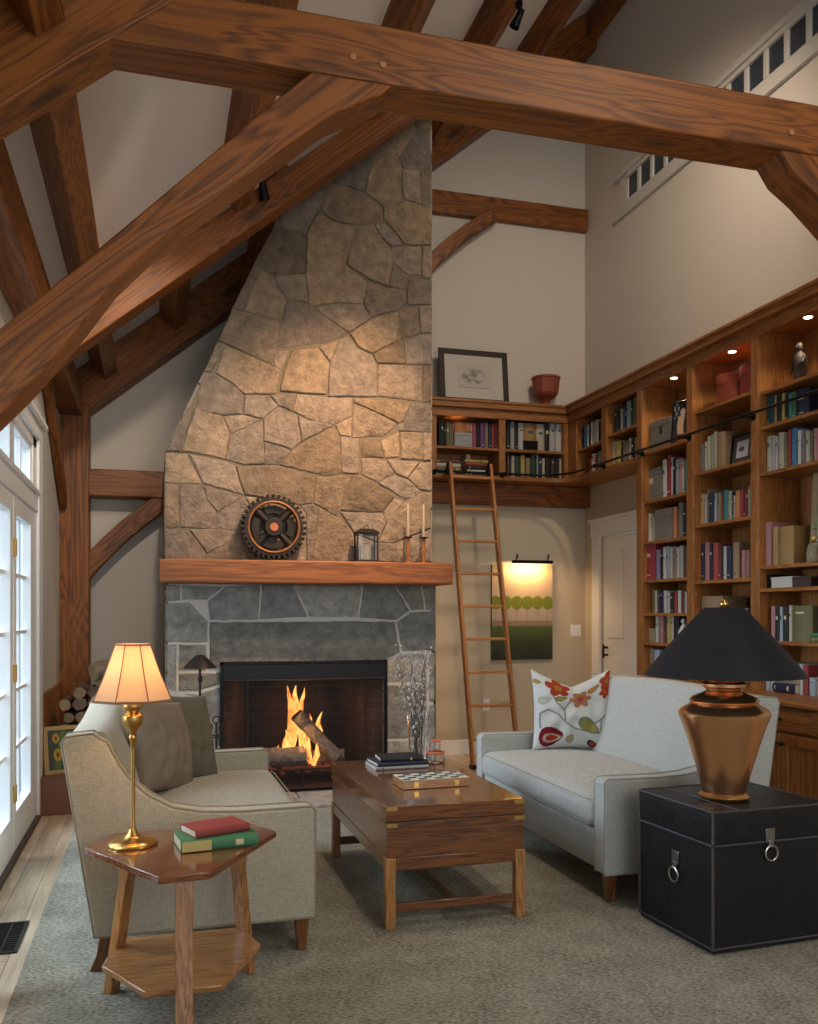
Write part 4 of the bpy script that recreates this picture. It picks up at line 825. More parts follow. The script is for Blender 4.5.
MB().lathe([(.04, 0), (.045, .01), (.045, .09), (.03, .115), (.012, .13), (.012, .20), (.0145, .205)], n=20).build('bottle_body', 'clear', t); MB().lathe([(.015, .135), (.02, .15), (.015, .165)], n=16).build('collar', 'brass', t); MB().lathe([(.010, .205), (.016, .225), (.004, .25)], n=14).build('stopper', 'clear', t)
t = thing('ornament', 'small lavender rounded ornament, fifth shelf of right tall bay', 'ornament', (3.87, 4.44, 1.518)); MB().lathe([(.03, 0), (.055, .03), (.06, .06), (.04, .09), (.01, .10)], n=18).build('ornament_body', plain('lavender_glaze', (.36, .32, .42), .4), t)
t = thing('ink_bottle', 'small dark blue bottle standing on a beige block, left tall bay', 'bottle', (3.92, 6.30, 1.125+.105)); MB().lathe([(.022, 0), (.024, .02), (.022, .05), (.012, .06), (.012, .075)], n=16).build('bottle_body', plain('dark_blue_glass', (.02, .05, .09), .2), t)

# ------------------------------------------------------------------ on top of the loft bookcase
def sketch(u, v):
    c = (.50, .47, .42)
    if .20 < u < .80 and .24 < v < .80:
        c = (.46, .43, .39)
        if min(abs(u-.20), abs(u-.80)) < .01 or min(abs(v-.24), abs(v-.80)) < .012: c = (.25, .24, .22)
        q = noise.noise(Vector((u*9, v*9, 1)))+.6*noise.noise(Vector((u*22, v*22, 4)))
        if (u-.48)**2+((v-.52)*1.2)**2 < .045 and q > -.05: c = (.22, .20, .18) if q > .25 else (.32, .29, .26)
    return c
leaning_print('framed_drawing', 'large dark framed sketch leaning on the end wall above the loft bookcase', 'framed picture', (2.91, 7.98, 3.326), .69, .53, 0, -.12, sketch, plain('dark_frame_wood', (.022, .014, .008), .6, noise_amt=.5, nscale=30), .055)
pot = thing('footed_urn', 'terracotta red footed urn standing on top of the loft bookcase', 'urn', (3.64, 8.0, 3.326))
TC = plain('terracotta_glaze', (.25, .055, .03), .5, noise_amt=.2)
MB().lathe([(.09, 0), (.092, .012), (.075, .022), (.045, .035), (.035, .06), (.05, .09), (.095, .115)], n=32).build('foot', TC, pot)
MB().lathe([(.094, .115), (.118, .145), (.128, .21), (.132, .28), (.140, .285), (.140, .305), (.127, .305), (.120, .28), (.105, .17)], n=14, cap=False).build('bowl', TC, pot, sharp=20)

# ------------------------------------------------------------------ ladder rail and ladder
t = thing('ladder_rail', 'black iron ladder rail running along the loft and tall bookcases', 'rail', (3.7, 7.7, 2.65))
pts = [(2.26, 7.79), (2.9, 7.79), (3.3, 7.79)]+[(3.40+.32*math.sin(a), 7.47+.32*math.cos(a)) for a in [PI/2*i/10 for i in range(11)]]+[(3.72, 6.5), (3.72, 5.4), (3.72, 4.25)]
MB().tube([(x-3.7, y-7.7, 0) for x, y in pts], .0105, 10).build('pipe', 'black', t)
for x, y, ax in ((2.46, 7.79, 1), (3.13, 7.79, 1), (3.72, 7.15, 0), (3.72, 6.50, 0), (3.72, 5.83, 0), (3.72, 5.09, 0), (3.72, 4.30, 0)):
    q = Vector((x-3.7, y-7.7, 0)); e = q+(Vector((0, YF-7.79, 0)) if ax else Vector((XF-3.72, 0, 0))); m_ = MB(); m_.cyl(q, e, .010, n=8); m_.sphere(q, .019, 8); m_.cyl(e-(e-q)*.12, e, .026, n=12); m_.build('bracket', 'black', t)
ld = thing('library_ladder', 'wooden library ladder leaning on the black rail right of the chimney', 'ladder', (2.85, 7.39, 0))
A0, A1 = Vector((2.673, 7.39, 0)), Vector((2.572, 7.735, 2.72)); B0, B1 = Vector((3.10, 7.39, 0)), Vector((2.962, 7.735, 2.72)); LO = Vector((2.85, 7.39, 0))
for a, b in ((A0, A1), (B0, B1)):
    r_ = beam('side_rail', None, a-LO+Vector((0, 0, .03)), b-LO, .028, .075, mat=M.setdefault('ladder_x', wood('ladder_rail_wood', (.24, .085, .022), (.52, .23, .075), 0, 2.5, .7, .4)), up=(0, 1, .13), parent=ld)
    MB().box((a.x-LO.x-.02, -.05, 0), (a.x-LO.x+.02, .05, .04)).build('rubber_foot', 'black', ld, bevel=.006)
    q = b-LO+Vector((0, 0, -.05)); m_ = MB(); m_.torus(q+Vector((0, .05, 0)), .035, .012, 0, 14); m_.box(q+Vector((-.022, -.02, -.06)), q+Vector((.022, .03, .06))); m_.build('roller_hook', 'black', ld, bevel=.003)
for k in range(9):
    z = .25+.2925*k; ta = z/2.72; a = A0.lerp(A1, ta)-LO; b = B0.lerp(B1, ta)-LO
    m_ = MB(); m_.box((a.x+.008, a.y-.03, z-.012), (b.x-.008, a.y+.03, z+.012)); rg = m_.build('rung', M.setdefault('rung', wood('rung_wood', (.28, .10, .028), (.56, .26, .09), 0, 2.5, .7, .4)), ld, bevel=.004)
    for e, s_ in ((a, -1), (b, 1)):
        MB().cyl((e.x+s_*.014, e.y, z), (e.x+s_*.018, e.y, z), .007, n=8).build('bolt', 'steel', rg)

# ------------------------------------------------------------------ on the end wall, right of the chimney
def painting(u, v):
    n_ = noise.noise(Vector((u*5, v*8, 2)))*.03
    if v < .36: g = v/.36; c = (.022+.07*g*g+n_*.3, .03+.10*g*g+n_*.3, .01+.012*g)
    elif v < .41: c = (.30, .20, .14)
    else: g = (v-.41)/.59; c = (.44+n_, .36-.03*g+n_, .30-.12*g)
    for k in range(6):
        cx = .06+.172*k; r_ = .098
        if ((u-cx)/1.0)**2+((v-.60)*1.35)**2 < r_*r_+noise.noise(Vector((u*40, v*40, 0)))*.002: return (.16+noise.noise(Vector((u*60, v*60, 0)))*.06, .19, .015)
        if abs(u-cx) < .004 and .33 < v < .55: return (.22, .17, .10)
    return c
pt = thing('painting', 'unframed canvas of six round green trees on the tan wall behind the ladder', 'painting', (3.461, YB-.001, .905))
PW, PH = .638, .925
surface('canvas_face', 120, 150, lambda u, v: (-PW/2+u*PW, -.036, v*PH), painting, M.setdefault('art', attrmat('printed_art', .6, 40, .05, 0)), pt)
MB().box((-PW/2, -.035, 0), (PW/2, 0, PH)).build('stretcher_frame', plain('canvas_edge', (.12, .10, .07), .8), pt)
pl_ = thing('picture_light', 'slim black picture light above the tree painting', 'lamp', (3.53, YB-.001, 1.90))
m_ = MB(); m_.cyl((-.21, -.12, -.045), (.21, -.12, -.045), .016, n=12); m_.build('lamp_tube', 'black', pl_)
for x in (-.17, .16): MB().tube([(x, -.12, -.03), (x, -.125, .0), (x+.02, -.09, .03), (x+.05, -.04, .03), (x+.06, -.0, .0)], .006, 8).build('arm', 'black', pl_)
light('picture_light_glow', 'AREA', (3.50, YB-.115, 1.835), 4.2, (1, .60, .28), target=(3.50, YB-.01, 1.52), size=.36, size_y=.02)
sw = thing('light_switch', 'white double light switch plate on the tan wall beside the door', 'switch', (4.046, YB-.001, 1.185)); MB().box((-.058, -.006, -.058), (.058, 0, .058)).build('plate', 'white', sw, bevel=.003)
for x in (-.025, .025): MB().box((x-.010, -.011, -.022), (x+.010, -.004, .022)).build('rocker', 'white', sw, bevel=.002)
ot = thing('wall_outlet', 'small white outlet plate low on the tan wall behind the ladder', 'outlet', (3.095, YB-.001, .47)); MB().box((-.036, -.006, -.058), (.036, 0, .058)).build('plate', 'white', ot, bevel=.003)
for z in (-.025, .025): MB().cyl((0, -.008, z), (0, -.004, z), .017, n=12).build('socket', 'white', ot)

# ================================================================== FURNITURE
def fabric(name, c1, c2, sx=1.0, bump=.35):
    m, t, b = newmat(name); tc = t.nodes.new('ShaderNodeTexCoord')
    hs = []
    for sc in ((40, 40, 420), (420, 420, 34)):
        mp = t.nodes.new('ShaderNodeMapping'); mp.inputs['Scale'].default_value = sc; t.links.new(tc.outputs['Object'], mp.inputs[0])
        n = t.nodes.new('ShaderNodeTexNoise'); n.inputs['Scale'].default_value = 1; n.inputs['Detail'].default_value = 2; t.links.new(mp.outputs[0], n.inputs['Vector']); hs.append(n)
    a = t.nodes.new('ShaderNodeMath'); a.operation = 'ADD'; t.links.new(hs[0].outputs[0], a.inputs[0]); t.links.new(hs[1].outputs[0], a.inputs[1])
    r = t.nodes.new('ShaderNodeValToRGB'); r.color_ramp.elements[0].position = .78; r.color_ramp.elements[1].position = 1.0; r.color_ramp.elements[0].color = (*c1, 1); r.color_ramp.elements[1].color = (*c2, 1)
    h = t.nodes.new('ShaderNodeMath'); h.operation = 'MULTIPLY'; h.inputs[1].default_value = .9; t.links.new(a.outputs[0], h.inputs[0]); t.links.new(h.outputs[0], r.inputs[0])
    t.links.new(r.outputs[0], b.inputs['Base Color']); bp = t.nodes.new('ShaderNodeBump'); bp.inputs['Strength'].default_value = bump; bp.inputs['Distance'].default_value = .003; t.links.new(a.outputs[0], bp.inputs['Height']); t.links.new(bp.outputs[0], b.inputs['Normal'])
    sock(b, 'Roughness', .9); sock(b, 'Sheen Weight', .15); sock(b, 'Specular IOR Level', .2); return m
M['sofa_l'] = fabric('linen_warm_lit', (.34, .31, .24), (.43, .395, .31)); M['sofa_r'] = fabric('linen_cool_lit', (.36, .375, .36), (.46, .475, .455))  # same linen twice: lamp warmth and cool daylight put into the two tones
M['pipe_l'] = plain('oatmeal_piping', (.26, .22, .15), .9); M['pipe_r'] = plain('grey_piping', (.33, .33, .30), .9)
RUG = tag(MB().box((-.481, .6, 0), (3.42, 6.12, .014)).build('rug', 'rug', bevel=.005), 'large woven grey beige rug covering most of the floor under the sofas', 'rug')
RT = .014

def sofa(name, label, loc, rz, L, fab, pipe, zt0, arch):
    """local x from the front edge (0) to the back, local y along the length; feet at z 0"""
    t = thing(name, label, 'sofa', loc, rz); D = .84
    # side panels: the arm sweeps up into the raked back
    side = [(.0, .135), (.0, .56), (.02, .575), (.30, .572), (.44, .58), (.55, .603), (.63, .648), (.69, .70), (.74, .77), (.785, .86), (.81, zt0-.02), (.835, zt0), (.93, zt0-.008), (.945, zt0-.03), (.83, .135)]
    T_ = .105
    for y0, y1 in ((0, T_), (L-T_, L)):
        m_ = MB(); m_.prism([(x, z) for x, z in side], 1, y0, y1); sp = m_.build('arm', fab, t, bevel=.02, seg=4)
        for yy in ((y0+.006), (y1-.006)):
            e = MB(); e.tube([(x*.997+.001, yy, z+.001) for x, z in side], .0045, 6, closed=True); e.build('piping', pipe, sp)
    m_ = MB(); m_.rbox((.012, T_-.01, .135), (.80, L-T_+.01, .33), .02); m_.build('base', fab, t)
    # back: raked slab with a gently arched top
    nb = 24; m_ = MB(); sec = lambda zt: [(.60, .30), (.66, .46), (.735, .72), (.775, zt-.035), (.80, zt-.006), (.835, zt), (.90, zt-.004), (.94, zt-.03), (.84, .14), (.70, .14)]
    vs = []; 
    for i in range(nb+1):
        v = i/nb; zt = zt0+arch*math.sin(PI*v); y = T_-.012+(L-2*T_+.024)*v
        vs += [(x-(.018*math.sin(PI*v) if k in (1, 2) else 0), y, z) for k, (x, z) in enumerate(sec(zt))]
    K = 10; fs = [(i*K+k, i*K+(k+1) % K, (i+1)*K+(k+1) % K, (i+1)*K+k) for i in range(nb) for k in range(K)]+[tuple(range(K)), tuple(range(nb*K, nb*K+K))]
    m_.add(vs, fs); m_.build('backrest', fab, t, sharp=50)
    m_ = MB(); m_.rbox((-.018, T_+.004, .325), (.71, L-T_-.004, .475), .05, (0.014, 0, .045), 14); cu = m_.build('seat_cushion', fab, t)
    for z in (.345, .462):
        e = MB(); e.tube([(-.012, T_+.03, z), (-.018, T_+.1, z+.002), (-.021, L/2, z+.004), (-.018, L-T_-.1, z+.002), (-.012, L-T_-.03, z)], .004, 6); e.build('piping', pipe, cu)
    for x, y in ((.05, .05), (.05, L-.05), (.78, .05), (.78, L-.05)):
        lx = .028 if x < .4 else .03; kx = 0 if x < .4 else .05; m_ = MB(); vs = []
        for z, r, o_ in ((0, .017, kx), (.06, .022, kx*.4), (.14, lx, 0)):
            vs += [(x+o_-r, y-r, z), (x+o_+r, y-r, z), (x+o_+r, y+r, z), (x+o_-r, y+r, z)]
        fs = [(0, 1, 2, 3), (8, 9, 10, 11)]+[(k*4+i, k*4+(i+1) % 4, k*4+4+(i+1) % 4, k*4+4+i) for k in range(2) for i in range(4)]
        m_.add(vs, fs); m_.build('leg', 'walnut_z', t, bevel=.003)
    return t
sofa('sofa', 'linen loveseat with one floral pillow, facing the coffee table from the right', (1.985, 3.72, RT), 0, 1.70, 'sofa_r', 'pipe_r', .935, .025)
sofa('sofa', 'linen loveseat with swooping arms, beside the glazed doors on the left', (.615, 5.16, RT), PI, 1.64, 'sofa_l', 'pipe_l', .892, -.022)

# --- pillows
def pillow(name, label, loc, rot, w, h, th, mat=None, colf=None, dip=0.0, mat2=None, n=44, wr=.006):
    def pos(sgn):
        def f(u, v):
            a, b = 2*u-1, 2*v-1; x = a*w/2*(1-.07*(1-b*b)); z = b*h/2*(1-.07*(1-a*a)); k = max(0, 1-abs(a)**2.6)*max(0, 1-abs(b)**2.6)
            y = sgn*th/2*k**.42
            if dip and b > 0: z -= dip*b**1.6*(max(0, 1-abs(a)))**.9
            y += sgn*wr*noise.noise(Vector((a*3, b*3, sgn*2)))*k*4
            return (x, y, z+h/2)
        return f
    o = surface(name, n, n, pos(-1), colf, mat, close_back=pos(1)); o.location = loc; o.rotation_euler = rot
    return tag(o, label, 'pillow')
def floral(u, v):
    base = (.52, .54, .54); c = base
    def pet(cx, cy, r, n, ph, colA, colB, ins=.35):
        d = math.hypot(u-cx, v-cy); a = math.atan2(v-cy, u-cx)
        rr = r*(.62+.38*abs(math.cos(n*(a-ph)/2)))
        if d < rr: return colB if d < rr*ins else colA
        return None
    def stem(pts):
        for i in range(len(pts)-1):
            a = Vector(pts[i]); b = Vector(pts[i+1]); p = Vector((u, v)); t_ = max(0, min(1, (p-a).dot(b-a)/(b-a).length_squared))
            if (a+(b-a)*t_-p).length < .011: return True
    def leaf(cx, cy, L, W_, ang, colA, colB):
        dx, dy = u-cx, v-cy; x = dx*math.cos(ang)+dy*math.sin(ang); y = -dx*math.sin(ang)+dy*math.cos(ang)
        q = (x/L)**2+(y/(W_*(1-.35*x/L)))**2
        if q < 1: return colB if q < .45 else colA
    if stem([(.06, .28), (.05, .45), (.16, .50), (.28, .44), (.38, .33), (.50, .25), (.62, .22)]) or stem([(.22, .72), (.26, .60), (.37, .48), (.37, .36)]) or stem([(.37, .50), (.45, .62)]) or stem([(.70, .27), (.84, .36), (.96, .46)]) or stem([(.86, .36), (.84, .24), (.92, .10)]): c = (.20, .21, .20)
    for r_ in (leaf(.69, .28, .16, .085, -.6, (.22, .26, .16), (.36, .33, .08)), leaf(.76, .80, .10, .04, .6, (.34, .16, .03), (.42, .24, .04)), leaf(.33, .66, .085, .04, .25, (.25, .20, .05), (.36, .27, .06)), leaf(.12, .62, .09, .05, .3, (.50, .52, .44), (.56, .56, .46)), leaf(.05, .86, .05, .03, .2, (.40, .28, .06), (.42, .3, .08)),
               pet(.30, .84, .165, 5, .4, (.42, .06, .02), (.46, .22, .04)), pet(.96, .86, .13, 5, .2, (.42, .06, .02), (.46, .20, .03)), pet(.92, .72, .09, 5, .8, (.40, .05, .02), (.45, .12, .03)), pet(.58, .66, .15, 6, .1, (.46, .20, .10), (.42, .06, .06)),
               leaf(.20, .16, .15, .12, .1, (.20, .012, .02), (.20, .012, .02)), leaf(.21, .14, .115, .055, .0, (.50, .42, .36), (.42, .05, .02)), leaf(.44, .12, .06, .05, 1, (.50, .36, .26), (.5, .4, .3)), leaf(.74, .04, .09, .04, -.5, (.03, .05, .07), (.45, .05, .05)), leaf(.92, .04, .07, .04, 0, (.25, .22, .08), (.4, .3, .12))):
        if r_: c = tuple(q*.72 for q in r_)
    return c
PIL = attrmat('pillow_cloth', .9, 90, .06, .2, 300, .2, .002)
pillow('throw_pillow', 'white floral pillow with red and orange flowers on the right loveseat', (2.52, 5.14, .485+RT), (-.10, 0, -.20), .51, .51, .16, PIL, floral, dip=.10, n=130)
def flat(c): return lambda u, v: c
pillow('throw_pillow', 'taupe pillow in front of the other cushions on the left loveseat', (.06, 4.40, .485+RT), (-.24, .16, 1.02), .46, .46, .16, PIL, flat((.215, .175, .135)))
pillow('throw_pillow', 'dark olive grey pillow behind the taupe one on the left loveseat', (.165, 4.66, .49+RT), (-.30, .12, .80), .46, .46, .13, PIL, flat((.13, .115, .085)))
pillow('throw_pillow', 'white pillow with a raised corner, furthest back on the left loveseat', (.10, 4.84, .52+RT), (-.28, .30, .80), .42, .45, .10, PIL, flat((.52, .54, .56)))

# --- coffee table
ct = thing('coffee_table', 'dark wood campaign style coffee table with brass corners between the loveseats', 'coffee table', (1.26, 4.295, RT))
CX, CY = .312, .605; H = .521
MB().box((-CX, -CY, .30), (CX, CY, .452)).build('drawer_box', 'walnut_h', ct, bevel=.003)
MB().box((-CX-.004, -CY-.004, .455), (CX+.004, CY+.004, H)).build('lid', M.setdefault('walnut_gloss', wood('brown_gloss_top', (.052, .017, .006), (.20, .072, .022), 'h', 2.2, .7, .13, coat=.9, bump=.03)), ct, bevel=.003)
fr_ = MB(); a, b = CX+.006, CY+.006
for s in (-1, 1): fr_.box((-a+.03, s*(b-.02)-.016, .245), (a-.03, s*(b-.02)+.016, .30)); fr_.box((s*(a-.02)-.016, -b+.03, .245), (s*(a-.02)+.016, b-.03, .30))
fr_.build('apron', 'walnut_x', ct, bevel=.003)
for sx in (-1, 1):
    for sy in (-1, 1): MB().box((sx*a, sy*b, 0), (sx*(a-.045), sy*(b-.045), .30)).build('leg', 'oak_z', ct, bevel=.004)
for s in (-1, 1): MB().box((-a+.045, s*(b-.022)-.013, .065), (a-.045, s*(b-.022)+.013, .105)).build('stretcher', 'walnut_x', ct, bevel=.003)
MB().box((-.015, -b+.03, .068), (.015, b-.03, .098)).build('stretcher', 'walnut_y', ct, bevel=.003)
for sx in (-1, 1):
    for sy in (-1, 1):
        for z0, z1 in ((H-.020, H-.003), (.430, .447)):
            m_ = MB(); m_.box((sx*(CX+.0055), sy*(CY+.0055), z0), (sx*(CX-.045), sy*(CY+.003), z1)); m_.box((sx*(CX+.0055), sy*(CY+.0055), z0), (sx*(CX+.003), sy*(CY-.045), z1)); m_.build('corner_bracket', 'brass', ct)
ZT = RT+H
# chess box
cb_ = thing('chess_box', 'wooden chess box with a black and white chequered top on the coffee table', 'chess set', (1.27, 4.10, ZT+.001), .03)
MB().box((-.165, -.085, 0), (.165, .085, .042)).build('box_body', 'oak_x', cb_, bevel=.003)
def chk(u, v): return (.62, .62, .55) if (int(u*8)+int(v*4)) % 2 else (.03, .05, .045)
surface('chequered_board', 64, 32, lambda u, v: (-.16+.32*u, -.082+.164*v, .0435), chk, M['art'], cb_, smooth=False)
bm_ = MB(); bm_.box((-.162, -.084, .042), (.162, .084, .0434)); bm_.build('board_edge', 'white', cb_)
for x in (-.10, .10): MB().box((x-.012, -.088, .008), (x+.012, -.084, .034)).build('clasp', 'brass', cb_, bevel=.001)
lying((1.25, 4.66, ZT+.001), .29, .22, .016, 'light grey', 'pale grey thin book at the bottom of the coffee table stack', rz=.03); lying((1.255, 4.665, ZT+.018), .28, .21, .018, 'navy', 'dark blue book in the middle of the coffee table stack', rz=.06); lying((1.265, 4.67, ZT+.037), .23, .17, .020, 'black', 'small black book on top of the coffee table stack', rz=-.05)
# vase with budding branches
vs_ = thing('glass_vase', 'tall clear glass vase on the coffee table, holding budding branches', 'vase', (1.42, 4.82, ZT))
MB().lathe([(.048, 0), (.052, .01), (.055, .10), (.062, .27), (.059, .27), (.052, .10), (.048, .014), (.001, .012)], n=32, cap=False).build('vase_body', 'clear', vs_)
br_ = thing('branches', 'thin branches with small white buds standing in the glass vase', 'branches', (1.42, 4.82, ZT+.014)); rnd = random.Random(17)
TW = plain('twig_bark', (.16, .10, .07), .8); BUD = plain('white_bud', (.46, .44, .42), .7)
for k in range(20):
    a = rnd.uniform(0, 2*PI); sp = rnd.uniform(.03, .14); hh = rnd.uniform(.40, .62); pts = []; m_ = MB()
    for i in range(9):
        t_ = i/8; r0 = .02*(1-t_)+sp*t_**1.6; pts.append(Vector((math.cos(a)*r0+.012*math.sin(i*2+k), math.sin(a)*r0*.6+.01*math.cos(i*1.7+k), hh*t_)))
    m_.tube(pts, [.0028*(1-.6*i/8) for i in range(9)], 5); bd = MB()
    for i in range(3, 9):
        for q in range(2):
            p = pts[i]+Vector((rnd.uniform(-.02, .02), rnd.uniform(-.02, .02), rnd.uniform(-.02, .02))); m_.tube([pts[i], p], .0012, 4); bd.sphere(p, rnd.uniform(.004, .007), 4, sc=(1, 1, 1.4))
    o = m_.build('twig', TW, br_); tag(bd.build('buds', BUD, o), kind='stuff')
ch = thing('candle_holder', 'small clear glass jar with orange rings, right of the vase on the coffee table', 'candle holder', (1.49, 4.72, ZT))
MB().lathe([(.045, 0), (.05, .006), (.05, .05), (.028, .068), (.024, .12), (.022, .12), (.025, .066), (.046, .048), (.046, .01), (.001, .008)], n=28, cap=False).build('jar', 'clear', ch)
OR = plain('orange_glaze', (.62, .13, .05), .4); MB().torus((0, 0, .055), .047, .006, 2, 28).build('lower_ring', OR, ch); MB().torus((0, 0, .118), .025, .005, 2, 24).build('upper_ring', OR, ch)

# --- side table (triangle with clipped corners, three legs) and its things
st = thing('side_table', 'three-legged wooden side table with clipped corners beside the left loveseat', 'side table', (.10, 3.17, RT)); SO = Vector((.10, 3.17))
topo = [(-.228, 3.261), (-.142, 3.449), (.360, 3.462), (.433, 3.317), (.167, 2.846), (.013, 2.835)]
m_ = MB(); m_.prism([(x-SO.x, y-SO.y) for x, y in topo], 2, .515, .538); m_.build('table_top', 'table_top', st, bevel=.003)
m_ = MB(); m_.prism([(x-SO.x)*.80 and ((x-SO.x)*.80, (y-SO.y)*.80) for x, y in topo], 2, .46, .514) if False else None
sho = [(-.168, 3.166), (-.098, 3.414), (.31, 3.416), (.366, 3.221), (.206, 2.893), (-.027, 2.905)]
m_ = MB(); m_.prism([(x-SO.x, y-SO.y) for x, y in sho], 2, .145, .165); m_.build('lower_shelf', 'oak_x', st, bevel=.004)
for (tx, ty), (fx, fy), k in (((.09, 2.905), (.088, 2.80), 0), ((-.135, 3.30), (-.135, 3.33), 1), ((.345, 3.335), (.352, 3.36), 2)):
    d = Vector((fx, fy))-SO; d2 = Vector((tx, ty))-SO; n_ = (d-Vector((0, 0))).normalized(); s_ = Vector((-n_.y, n_.x)); vs = []
    if k == 1: d = Vector((-.145, 3.35))-SO; d2 = Vector((-.075, 3.28))-SO
    if k == 2: d = Vector((.335, 3.40))-SO; d2 = Vector((.285, 3.32))-SO
    for z, t_, wd, dp in ((0, 0, .027, .017), (.165, .3, .027, .016), (.40, .76, .027, .015), (.47, .9, .028, .026), (.514, 1, .028, .028)):
        c = d.lerp(d2, t_)
        for a, b in ((-1, -1), (1, -1), (1, 1), (-1, 1)): p = c+s_*(wd*a)+n_*(dp*b); vs.append((p.x, p.y, z))
    fs = [(0, 1, 2, 3), (16, 17, 18, 19)]+[(k_*4+i, k_*4+(i+1) % 4, k_*4+4+(i+1) % 4, k_*4+4+i) for k_ in range(4) for i in range(4)]
    MB().add(vs, fs).build('leg', 'oak_z', st, bevel=.003)
Z2 = RT+.538
lp = thing('table_lamp', 'lit brass candlestick table lamp with cream panelled shade on the side table', 'lamp', (-.070, 3.25, Z2+.001))
MB().lathe([(.082, 0), (.084, .006), (.078, .014), (.05, .022), (.03, .028), (.018, .04), (.012, .055)], n=36).build('base', 'brass', lp)
MB().lathe([(.009, .05), (.0075, .10), (.0075, .33), (.010, .36), (.014, .365), (.014, .375), (.011, .38), (.014, .392), (.030, .412), (.036, .432), (.034, .447), (.020, .458), (.030, .468), (.034, .480), (.030, .492), (.014, .498), (.010, .52)], n=28).build('stem', 'brass', lp)
def shade(parent, z0, z1, r0, r1, n, mat, trim, th=.002, name='lamp_shade', flare=0.0):
    prof = [(r0+(r1-r0)*t-flare*math.sin(PI*t), z0+(z1-z0)*t) for t in [i/8 for i in range(9)]]
    prof += [(r-th, z) for r, z in prof[::-1]]; prof.append(prof[0])
    s_ = MB().lathe(prof, n=n, cap=False, ang0=PI/n).build(name, mat, parent, sharp=20 if n < 20 else 60)
    if trim:
        e = MB(); e.lathe([(r0+.001, z0), (r0+.0022, z0+.008), (r0-.003, z0+.008), (r0-.003, z0), (r0+.001, z0)], n=n, cap=False, ang0=PI/n); e.lathe([(r1+.001, z1-.007), (r1+.0022, z1), (r1-.003, z1), (r1-.003, z1-.007), (r1+.001, z1-.007)], n=n, cap=False, ang0=PI/n)
        if n < 20:
            for i in range(n): a = 2*PI*i/n+PI/n; e.tube([((r0+(r1-r0)*t-flare*math.sin(PI*t))*math.cos(a), (r0+(r1-r0)*t-flare*math.sin(PI*t))*math.sin(a), z0+(z1-z0)*t) for t in [k/8 for k in range(9)]], .002, 5)
        e.build('trim', trim, s_)
    return s_
def shadem():
    m, t, b = newmat('cream_shade_cloth'); tl = t.nodes.new('ShaderNodeBsdfTranslucent'); tl.inputs[0].default_value = (.88, .70, .50, 1); mx = t.nodes.new('ShaderNodeMixShader'); mx.inputs[0].default_value = .5
    sock(b, 'Base Color', (.70, .56, .42, 1)); sock(b, 'Roughness', .9); t.links.new(b.outputs[0], mx.inputs[1]); t.links.new(tl.outputs[0], mx.inputs[2]); t.links.new(mx.outputs[0], t.nodes['Material Output'].inputs[0]); return m
shade(lp, .497, .694, .140, .062, 8, shadem(), plain('shade_trim', (.30, .15, .08), .8), flare=.004)
bl = MB(); bl.sphere((0, 0, .585), .022, 10, sc=(1, 1, 1.3)); bl.build('bulb', plain('lit_bulb', (1, 1, 1), .4, emit=(1, .75, .45), es=12), lp)
MB().torus((0, 0, .675), .02, .003).build('finial_ring', 'brass', lp); light('table_lamp_glow', 'POINT', (-.070, 3.25, Z2+.60), 5.5, (1, .68, .38), size=.035)
g_ = lying((.205, 3.19, Z2+.001), .262, .165, .040, 'green', 'thick green hardback lying on the side table under the red book', rz=.13); r_b = lying((.205, 3.205, Z2+.042), .20, .135, .026, 'red', 'worn red hardback lying on top of the green book', rz=.36)
for o, c in ((g_, (.62, .52, .25)),):
    MB().box((-.128, -.0905, .003), (-.03, -.0895, .037)).build('spine_label', plain('yellow_spine_label', (.50, .42, .16), .8), o)

# --- black trunk and the copper lamp
tk = thing('trunk', 'black leather trunk with ring handles at the right end of the pale loveseat', 'trunk', (2.098, 3.055, RT), .06)
BL = plain('black_leather', (.013, .0125, .0135), .42, spec=.3, noise_amt=.6, nscale=9, bump=.3, bscale=35); ED = plain('worn_leather_edge', (.055, .055, .058), .5, noise_amt=.5, nscale=30)
TW_, TDp, TH = .57, .50, .562
MB().rbox((0, 0, .004), (TW_, TDp, .425), .008, n=3).build('trunk_body', BL, tk); MB().rbox((-.004, -.004, .430), (TW_+.004, TDp+.004, TH), .010, n=3).build('lid', BL, tk)
e = MB()
for x, y in ((0, 0), (TW_, 0), (0, TDp), (TW_, TDp)): e.tube([(x, y, .02), (x, y, .42)], .006, 6); e.tube([(x, y, .435), (x, y, TH-.006)], .006, 6)
for z in (.024, .427, TH-.004): e.tube([(-.001, -.001, z), (TW_+.001, -.001, z), (TW_+.001, TDp+.001, z), (-.001, TDp+.001, z)], .005, 6, closed=True)
e.tube([(.12, .0, TH+.0), (.12, TDp, TH)], .003, 5); e.build('edge_trim', ED, tk)
def ringh(c, ax, nm):
    p = Vector(c); m_ = MB()
    if ax == 'y': m_.box(p+Vector((-.022, -.008, .0)), p+Vector((.022, 0, .055))); m_.box(p+Vector((-.012, -.014, -.02)), p+Vector((.012, -.004, .01)))
    else: m_.box(p+Vector((-.008, -.022, .0)), p+Vector((0, .022, .055))); m_.box(p+Vector((-.014, -.012, -.02)), p+Vector((-.004, .012, .01)))
    pl__ = m_.build(nm, M.setdefault('pewter', plain('pewter', (.30, .30, .31), .35, 1)), tk, bevel=.002)
    k = MB(); k.torus(p+(Vector((0, -.014, -.042)) if ax == 'y' else Vector((-.014, 0, -.042))), .030, .0038, 1 if ax == 'y' else 0, 26); k.build('ring', 'steel', pl__)
ringh((.27, 0, .425), 'y', 'hasp'); ringh((0, .235, .30), 'x', 'side_handle')
